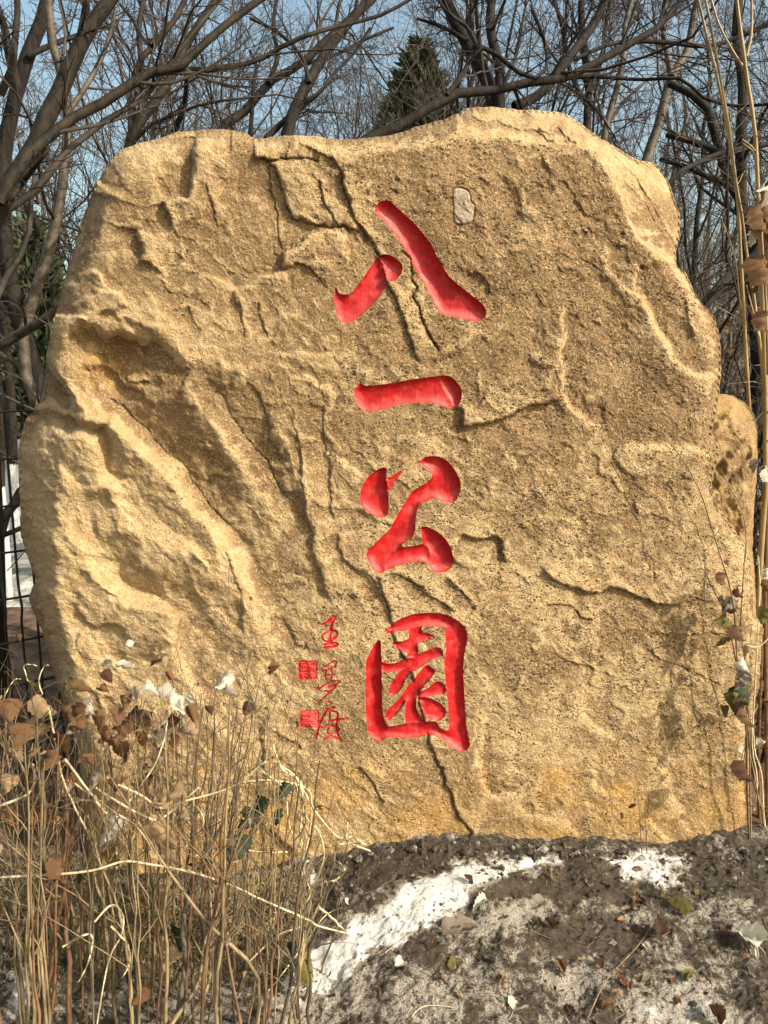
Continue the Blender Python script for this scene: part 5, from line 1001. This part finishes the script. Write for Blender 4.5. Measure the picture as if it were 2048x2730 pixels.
# prominent stems drawn from the photo
for (ci, L, Y0, Y1, w, mt) in [(4, [(385,2190),(400,2080),(395,1990),(420,1900),(470,1800),(500,1740),(520,1660)], 1.75, 2.05, 15, M_stemd), (4, [(370,2211),(430,2120),(440,2040),(475,1950),(500,1860)], 1.7, 2.0, 13, M_stem), (5, [(400,2211),(450,2130),(455,2040),(470,1960)], 1.72, 1.9, 11, M_stem),
    (5, [(555,2211),(555,2100),(450,1995),(350,1860),(290,1760),(240,1680)], 1.7, 1.72, 11, M_stem), (5, [(520,2211),(490,2050),(470,1900),(380,1790),(330,1700)], 1.68, 1.74, 8, M_stemr), (6, [(625,2211),(650,2080),(665,2010),(690,1950),(720,1870),(730,1800)], 1.85, 2.1, 9, M_stem), (5, [(575,2211),(570,2100),(530,1960),(500,1880),(440,1790),(400,1745)], 1.7, 1.8, 7, M_stemr),
    (6, [(640,1960),(680,1850),(715,1740),(738,1650)], 2.15, 2.25, 5, M_stem), (3, [(285,2211),(280,2100),(255,1960),(215,1860),(190,1760)], 1.72, 1.8, 10, M_stem), (0, [(50,2211),(45,2100),(30,1950),(20,1840),(0,1750)], 1.75, 1.85, 12, M_stemd), (1, [(100,2211),(90,2080),(80,1950),(100,1860),(92,1790)], 1.72, 1.82, 9, M_stem), (4, [(455,2211),(460,2080),(452,1900),(430,1720),(425,1560),(423,1500)], 1.95, 2.1, 7, M_stem), (3, [(388,1850),(385,1700),(380,1580),(375,1480),(370,1440)], 2.0, 2.1, 5, M_stemr), (5, [(535,1900),(560,1750),(578,1600),(575,1480),(568,1455)], 2.05, 2.2, 5, M_stem)]:
    Q = resample(catmull(np.array(L, float), 5), 14); t = np.linspace(0, 1, 14); Yd = Y0+(Y1-Y0)*t; P_ = D(Q[:, 0], Q[:, 1], Yd); R_ = w/2*Yd/1597*np.linspace(1, .3, 14)*(1+.12*(np.arange(14) % 4 == 0)); root = roots[ci]; L0 = np.array(root.location)
    g = P_[0].copy(); g[2] = float(snow_z(np.array(g[0]), np.array(g[1])))-.03
    if L[0][1] > 1800 and g[2] < P_[0, 2]: P_ = np.concatenate([g[None], P_]); R_ = np.r_[R_[0]*1.05, R_]
    a1 = spawn(P_[None], R_[None], 4, .22, .5, 6, .1, .16, .35, .6, .0010, rs_, .35); V, F = join([tubes((P_-L0)[None], R_[None], 7), tubes(a1[0]-L0, a1[1], 4)]); link('stem', mesh('stem', V, F, mt), root)
# leaves hanging in the shrubs: x, y, size px, colour
HL = [(78,1530,66,'tan'),(20,1530,50,'brown'),(55,1590,66,'tan'),(15,1600,54,'brown'),(150,1500,40,'brown'),(215,1500,34,'brown'),(195,1520,30,'cream'),(160,1540,56,'brown'),(140,1560,60,'brown'),(200,1560,50,'brown'),(175,1565,34,'tan'),(235,1550,44,'brown'),(120,1610,56,'dark'),(100,1640,44,'brown'),(265,1515,32,'brown'),
 (285,1530,44,'grey'),(315,1495,40,'cream'),(330,1520,56,'cream'),(300,1560,60,'dark'),(270,1580,50,'brown'),(215,1610,56,'brown'),(240,1620,50,'brown'),(260,1625,44,'dark'),(330,1600,52,'cream'),(375,1560,36,'dark'),(345,1640,30,'grey'),(395,1585,38,'grey'),(330,1690,34,'dark'),(300,1720,44,'brown'),(372,1720,56,'tan'),(240,1790,66,'cream'),(150,1690,40,'brown'),
 (60,1700,46,'brown'),(25,1690,40,'tan'),(130,1700,34,'tan'),(20,1640,56,'tan'),(85,1760,50,'brown'),(45,1740,40,'grey'),(255,1700,46,'brown'),(180,1645,36,'brown'),(318,1810,70,'tan'),(350,1800,60,'tan'),(90,1850,44,'grey'),(355,1880,50,'tan'),(115,1770,42,'brown'),(410,1510,30,'cream'),(492,1470,40,'cream'),(578,1455,32,'rust'),(445,1535,26,'dark'),(540,1530,28,'dark'),(250,1450,36,'cream'),
 (285,1390,18,'cream'),(405,1540,40,'brown'),(425,1560,44,'tan'),(205,1690,40,'grey'),(0,1780,50,'brown'),(70,1800,46,'brown'),(135,1880,56,'brown'),(240,1200*0+1850,40,'brown'),(170,1960,44,'brown'),(385,2080,48,'tan'),(310,2150,46,'brown'),(490,1500,30,'grey'),(360,1460,24,'rust'),(10,1560,44,'grey'),(225,1460,30,'dark'),(330,1560,50,'brown'),(290,1600,40,'rust'),(210,1580,34,'tan'),(395,1520,40,'cream'),(370,1600,40,'rust')]
EX = []
for ci, e in leafspots:
    if rs_.random() < .24: EX.append((ci, e))
def hang(p, s_, mt, root, kd='poplar'):
    put_leaf(p, s_, mt, kd, int(rs_.integers(5)), (rs_.uniform(-2.3, -.9), rs_.uniform(-.8, .8), rs_.uniform(-1.0, 1.0)), root)
for (x, y, s_, mt) in HL:
    ci = int(np.argmin([abs((a+b)/2-x) for _, a, b, _, _ in CL])); Yl = rs_.uniform(1.72, 1.95); p = D(x, y-s_*.45, Yl); hang(p, s_*Yl/1597*1.15, mt, roots[ci])
for ci, e in EX: hang(e, rs_.uniform(.016, .042)*(.9 if ci < 4 else .5), str(rs_.choice(['brown', 'dark', 'tan', 'grey', 'cream', 'brown', 'rust'])), roots[ci])
# withered green leaves
for (x, y, s_, mt) in [(345,1750,56,'green'),(355,1765,44,'green'),(555,1740,60,'green'),(600,1740,66,'green'),(610,1765,50,'green'),(525,1770,56,'green'),(520,1790,50,'green'),(540,1830,60,'green'),(495,1850,56,'green'),(512,1845,44,'green'),(440,1870,44,'green'),(420,1880,38,'green'),(370,2020,60,'green'),(375,2050,56,'green'),(140,2120,70,'green'),(165,2150,66,'green'),(190,2110,60,'green'),(275,2150,64,'green'),(290,2170,50,'green'),(185,1900,44,'green'),
                       (655,2030,70,'olive'),(660,2080,66,'olive'),(640,2060,56,'green'),(650,2100,60,'olive'),(160,1480,40,'olive'),(60,1490,44,'olive'),(615,1705,44,'green'),(325,1990,40,'green'),(120,2010,44,'green')]:
    ci = int(np.argmin([abs((a+b)/2-x) for _, a, b, _, _ in CL])); Yl = rs_.uniform(1.85, 2.1); p = D(x, y-s_*.4, Yl); hang(p, s_*Yl/1597, mt, roots[ci], 'oval')
# straw coloured climbing vines
def vine(L, Y, w, lb, name='dry_vine', mt=None, extra=()):
    b = None; parts = []
    for LL in [L, *extra]:
        Q = catmull(np.array(LL, float), 8); n = len(Q); t = np.linspace(0, 1, n); Yd = Y+.06*fbm(t*3+Y*9, t*0+LL[0][0], 3, 2); P_ = D(Q[:, 0], Q[:, 1], Yd); P_ = P_+np.stack([noise(t*8, t*0+w+LL[0][0], 4)]*3, -1)*.0012
        if b is None: b = P_[0].copy()
        parts.append(tubes((P_-b)[None], (w*.39*Y/1597*np.linspace(1, .7, n))[None], 6))
    V, F = join(parts); o = link(name, mesh(name, V, F, mt or M_straw), None, b); tag(o, lb, 'vine'); return o
vine([(140,1640),(160,1665),(215,1740),(235,1760)], 1.8, 8, 'thick straw vine slanting down below the largest toothed leaf'); vine([(242,1690),(300,1715),(350,1745),(400,1730),(500,1700),(560,1655),(580,1640)], 1.8, 8, 'pale vine sweeping level across the middle of the shrubs')
vine([(205,1700),(260,1735),(330,1770),(360,1760),(430,1700)], 1.78, 8, 'pale vine hanging in a long bow between the left clumps'); vine([(0,1740),(60,1715),(75,1680),(70,1650)], 1.8, 9, 'twisted pale vine at the left edge')
vine([(105,1530),(120,1600),(135,1680),(160,1740),(185,1790)], 1.78, 7, 'straw vine falling from the big toothed leaf'); vine([(360,1535),(358,1580),(335,1650),(290,1715),(270,1745)], 1.82, 6, 'curved yellow vine in front of the boulder ridge')
vine([(0,1895),(100,1890),(200,1880),(270,1860),(330,1868),(400,1880),(480,1905),(560,1940),(640,1975),(670,1990),(690,2000),(755,2018)], 1.75, 8, 'long pale vine running right across the shrubs onto the snow', extra=[[(690,1960),(720,1985),(750,2017)]])
vine([(520,1690),(570,1685),(620,1690),(650,1700),(680,1750),(720,1800),(760,1822),(800,1838)], 2.05, 7, 'looping straw vine reaching right over the edge of the snow', extra=[[(720,1815),(760,1808),(790,1825)], [(748,1815),(750,1780),(752,1772)], [(700,1830),(745,1822),(785,1822)]])
vine([(600,1650),(640,1680),(655,1730),(648,1800),(660,1850),(650,1900),(640,1960),(655,2020),(640,2100),(625,2211)], 2.0, 6, 'tangled straw vine hanging down the right side of the shrubs', extra=[[(590,1610),(610,1660),(650,1690),(660,1760),(690,1800),(700,1850),(680,1900)], [(630,1670),(620,1740),(630,1800),(650,1830)], [(655,1700),(672,1720),(668,1800),(655,1870),(670,1930),(650,1960)], [(640,1690),(645,1720),(660,1740),(650,1790)], [(560,1660),(600,1690),(640,1720),(660,1725)]])
vine([(620,1840),(560,1840),(480,1830),(420,1850)], 2.0, 5, 'thin pale vine crossing level below the green leaves'); vine([(205,1990),(240,1955),(265,1975),(262,2020),(240,2060),(225,2120),(210,2211)], 1.72, 7, 'curling pale vine low in the left shrubs', extra=[[(135,2045),(180,2020),(200,2025),(190,2080),(170,2120)], [(240,2000),(275,2040),(280,2080),(265,2110)]])
vine([(535,2080),(600,2020),(650,2000),(640,1970)], 1.85, 5, 'pale vine arching over the dirty snow'); vine([(60,1470),(52,1440),(65,1435),(80,1438)], 1.85, 4, 'hooked vine tip standing before the wire fence at the left'); vine([(92,1500),(84,1470),(95,1440),(105,1437)], 1.85, 4, 'curved vine tip just right of the hooked one by the fence')
vine([(0,1540),(12,1500),(30,1470),(45,1466)], 1.85, 3.5, 'thin bent stalk at the left edge before the fence'); vine([(580,2140),(620,2090),(650,2050),(700,1980),(740,1960)], 1.8, 4, 'thin straw stalk slanting over white snow beside the shrubs'); vine([(730,1860),(745,1880),(725,1900),(700,1905)], 2.2, 5, 'small curled straw at the snow edge under the boulder')
vine([(160,1690),(250,1755),(300,1790),(350,1870)], 1.8, 5, 'pale stalk crossing under the row of brown leaves'); vine([(385,1760),(420,1740),(440,1780),(400,1830)], 1.85, 4.5, 'short pale loop in the middle of the shrubs')
# dry grass behind the shrubs
def grass():
    rng = np.random.default_rng(6); n = 5200; x = rng.uniform(-1.5, -.28, n); y = rng.uniform(2.02, 2.5, n)+(x < -1.1)*rng.uniform(0, .5, n); z = snow_z(x, y); a = rng.uniform(0, 6.28, n); L = rng.uniform(.015, .06, n)
    d = np.stack([np.cos(a), np.sin(a), 0*a], -1); up_ = np.array([0, 0, 1.]); b = np.stack([x, y, z], -1); P_ = np.stack([b, b+d*(L*.35)[:, None]+up_*(L*.45)[:, None], b+d*L[:, None]+up_*(L*.35*rng.random(n))[:, None]], 1)
    V, F = tubes(P_, np.full((n, 3), .0010)*[1, .9, .4], 3); tag(link('dry_grass', mesh('dry_grass', V, F, M_grass)), 'tangled dry straw grass at the foot of the boulder', 'grass', kind='stuff')
grass()
# ---------------------------------------------------------------- yellow canes and creepers at the right
def nat(L, Y0, Y1, w0, w1, n=18):
    if w0 > 10: w0 *= .66; w1 *= .8
    Q = resample(catmull(np.array(L, float), 6), n); t = np.linspace(0, 1, n); Yd = Y0+(Y1-Y0)*t; P_ = at(Q[:, 0], Q[:, 1], Yd); return P_, (w0+(w1-w0)*t)/2*Yd/FOC*(1+.12*(np.arange(n) % 3 == 0))
def cane(name, label, main, subs, mt, cat='cane', group=None):
    P_, R_ = main; b = P_[0].copy()
    if P_[0, 2] > G0: P_ = np.concatenate([np.array([[P_[0, 0]+.02, P_[0, 1], G0-.03]]), P_]); R_ = np.r_[R_[0]*1.05, R_]; b = P_[0].copy()
    root = empty(name, b); tag(root, label, cat, group); a1 = spawn(P_[None], R_[None], 16, .035, 1.0, 4, 0, .1, .05, .4, .0009, rs_, .4)
    V, F = join([tubes((P_-b)[None], R_[None], 7), tubes(a1[0]-b, a1[1], 3)]); link('stem', mesh('stem', V, F, mt), root)
    for p, r in subs: V, F = tubes((p-b)[None], r[None], 6); link('side_shoot', mesh('side_shoot', V, F, mt), root)
    return root
gC = 'yellow canes at the right'
cane('cane', 'leftmost long yellow cane right of the boulder', nat([(2003,1180),(1998,1080),(1992,1000),(1985,862),(1976,703),(1970,568),(1960,475),(1936,323),(1906,176),(1886,102),(1870,34),(1855,-30)], 3.05, 2.85, 15, 7), [nat([(1985,862),(1972,800),(1960,690),(1930,600)], 3., 3.02, 4, 3, 10)], M_cane, group=gC)
cane('cane', 'second yellow cane crossing close to the leftmost one', nat([(2050,1250),(2044,1120),(2035,1000),(2024,896),(2010,794),(1997,715),(1988,654),(1976,563),(1960,470),(1947,362),(1936,294),(1920,203),(1906,127),(1890,40),(1875,-30)], 3.0, 2.83, 14, 7), [nat([(2024,896),(2010,840),(1990,760)], 2.9, 2.95, 4, 3, 8)], M_cane, group=gC)
cane('cane', 'thickest yellow cane nearest the right edge with a forked side shoot', nat([(2042,1300),(2040,1000),(2030,700),(2021,500),(2012,339),(1997,244),(1985,158),(1974,79),(1962,-20)], 2.95, 2.8, 20, 10), [nat([(1990,150),(2000,110),(2004,70),(2004,-20)], 2.83, 2.83, 8, 5, 10), nat([(1984,182),(1950,130),(1916,62),(1893,-15)], 2.84, 2.86, 6, 4, 12)], M_cane, group=gC)
cane('cane', 'dark reddish cane at the very right edge of the picture', nat([(2046,2260),(2044,1900),(2040,1600),(2046,1300),(2044,900),(2050,500)], 2.95, 2.95, 18, 12), [], M_stemr, group=gC)
cane('cane', 'brown thick cane in the dark corner right of the boulder foot', nat([(2026,2260),(2022,2000),(2030,1750),(2026,1500),(2034,1300)], 3.0, 3.0, 16, 10), [], M_stemr, group=gC)
cane('cane', 'thin pale cane with knotty side shoots beside the boulder foot', nat([(2040,2230),(2030,2150),(2008,2080),(2000,1950),(1996,1850),(1990,1780)], 2.64, 2.66, 7, 4), [nat([(2025,2150),(2012,2070),(1998,2000),(1990,1900)], 2.63, 2.66, 5, 3, 10)], M_stem, group=gC)
# big dried leaves high at the right edge
hg = empty('hanging_dead_leaves', at(2036, 520, 2.75)); tag(hg, 'cluster of large curled dead leaves on a stalk high at the right edge', 'leaf cluster'); hb = np.array(hg.location)
P_, R_ = nat([(2048,1000),(2042,800),(2032,650),(2030,560),(2044,500)], 2.75, 2.75, 11, 7, 12); V, F = tubes((P_-hb)[None], R_[None], 6); link('stalk', mesh('stalk', V, F, M_cane), hg)
for (x, y, s_, mt, rx, ry, rz, kd) in [(2044,520,70,'cream',1.5,.9,.5,'oval'),(2030,560,70,'brown',2.7,.2,.3,'oval'),(2040,600,80,'brown',2.9,-.3,-.4,'poplar'),(2028,620,50,'grey',2.4,.5,1.,'oval'),(2040,700,80,'brown',2.8,.1,.4,'poplar'),(2038,730,60,'olive',2.6,-.4,1.2,'oval'),(2046,850,60,'brown',2.9,.4,0,'poplar'),(2034,545,66,'brown',2.3,-.8,.9,'oval')]:
    put_leaf(at(x, y-20, 2.73), 1.3*s_*2.73/FOC, mt, kd, int(rs_.integers(5)), (rx-4.4, ry, rz), hg)
# creeper in front of the right side of the stone
cr = empty('creeper', at(2000, 2250, 2.3)); cr.location.z = -.2; tag(cr, 'leafy dried creeper climbing up the right face of the carved boulder', 'creeper'); cb = np.array(cr.location)
for (L, Y0, Y1, w0, w1, mt) in [([(1998,2250),(1992,2100),(1990,1950),(1975,1860),(1965,1780),(1955,1720),(1940,1660),(1930,1620),(1898,1567),(1878,1510)], 2.56, 2.54, 6, 3, M_stemr), ([(1996,1900),(1980,1820),(1966,1760),(1960,1650),(1950,1580),(1940,1540),(1927,1500),(1896,1400),(1878,1340),(1862,1300),(1840,1258),(1823,1228),(1790,1185),(1766,1152),(1740,1125)], 2.50, 2.54, 6, 2.5, M_stem),
      ([(2003,2250),(2000,2100),(1997,1900),(1992,1800),(1976,1690),(1978,1600),(1985,1500),(1990,1450),(1985,1380),(1975,1345),(1940,1290),(1920,1250)], 2.58, 2.57, 5, 2.5, M_stem), ([(2010,2160),(2020,2080),(2005,1990),(2012,1850),(2020,1700),(2026,1560),(2020,1480)], 2.64, 2.66, 4, 3, M_straw), ([(2044,2250),(2035,2150),(2030,2060),(2012,2000),(2008,1900)], 2.64, 2.66, 5, 3, M_straw),
      ([(1881,1620),(1878,1570),(1882,1530),(1876,1518),(1868,1515)], 2.40, 2.42, 3, 2, M_stemd), ([(1900,1890),(1870,1845),(1830,1835),(1790,1842)], 2.38, 2.42, 2, 1.5, M_stem), ([(1990,1720),(2020,1725),(2045,1705),(2060,1680)], 2.4, 2.4, 4, 3, M_straw)]:
    P_, R_ = nat(L, Y0, Y1, w0, w1, 20); a1 = spawn(P_[None], R_[None], 5, .06, .9, 5, 0, .25, .1, .6, .0007, rs_); V, F = join([tubes((P_-cb)[None], R_[None], 6), tubes(a1[0]-cb, a1[1], 3)]); link('stem', mesh('stem', V, F, mt), cr)
for (x, y, s_, mt, Yl) in [(1930,1542,38,'brown',2.34),(1950,1612,50,'grey',2.33),(1934,1655,50,'olive',2.33),(1926,1600,34,'olive',2.35),(1972,1685,42,'brown',2.3),(1985,1690,38,'tan',2.3),(1948,1718,44,'olive',2.31),(2002,1735,40,'tan',2.3),(1990,1815,62,'grey',2.27),(1958,1870,62,'olive',2.28),(1965,1850,58,'green',2.3),(1992,1880,56,'brown',2.27),(1982,1905,50,'brown',2.27),(1955,1805,30,'tan',2.3),(1976,2052,62,'dark',2.25),(1983,1998,24,'cream',2.26),(1975,1775,34,'cream',2.29),(1945,1500,16,'brown',2.36),(1965,1580,30,'dark',2.32),(1963,1638,34,'brown',2.3),
                          (2040,1560,44,'brown',2.3),(2043,1640,46,'olive',2.3),(2036,1880,40,'brown',2.3),(2038,1990,36,'cream',2.3),(2040,1530,36,'cream',2.28),(1930,1895,34,'olive',2.3),(2030,1240,40,'grey',2.4),(2045,1265,44,'cream',2.4),(2030,1345,20,'brown',2.4)]:
    Yl += .20; put_leaf(at(x, y-s_*.4, Yl), s_*Yl/FOC*1.1, mt, 'poplar', int(rs_.integers(5)), (rs_.uniform(-2.1, -1.1), rs_.uniform(-.6, .6), rs_.uniform(-.9, .9)), cr)
# seedling before the stone, low right
sd = empty('seedling', on_snow(1392, 1848)); tag(sd, 'thin bare seedling with one small dark leaf before the foot of the boulder', 'plant'); sb_ = np.array(sd.location)
for L in ([(1712,2275),(1708,2210),(1704,2150),(1699,2100),(1696,2050)], [(1725,2276),(1722,2200),(1716,2150)]):
    P_, R_ = nat(L, float(sb_[1]), float(sb_[1])-.02, 3.2, 1.6, 10); V, F = tubes((P_-sb_)[None], R_[None], 5); link('stem', mesh('stem', V, F, M_stem), sd)
put_leaf(at(1697, 2145, float(sb_[1])-.02), .036, 'dark', 'oval', 1, (-1.3, .5, .6), sd); put_leaf(at(1655, 2165, float(sb_[1])-.02), .026, 'brown', 'oval', 2, (-1.8, -.5, -.6), sd)
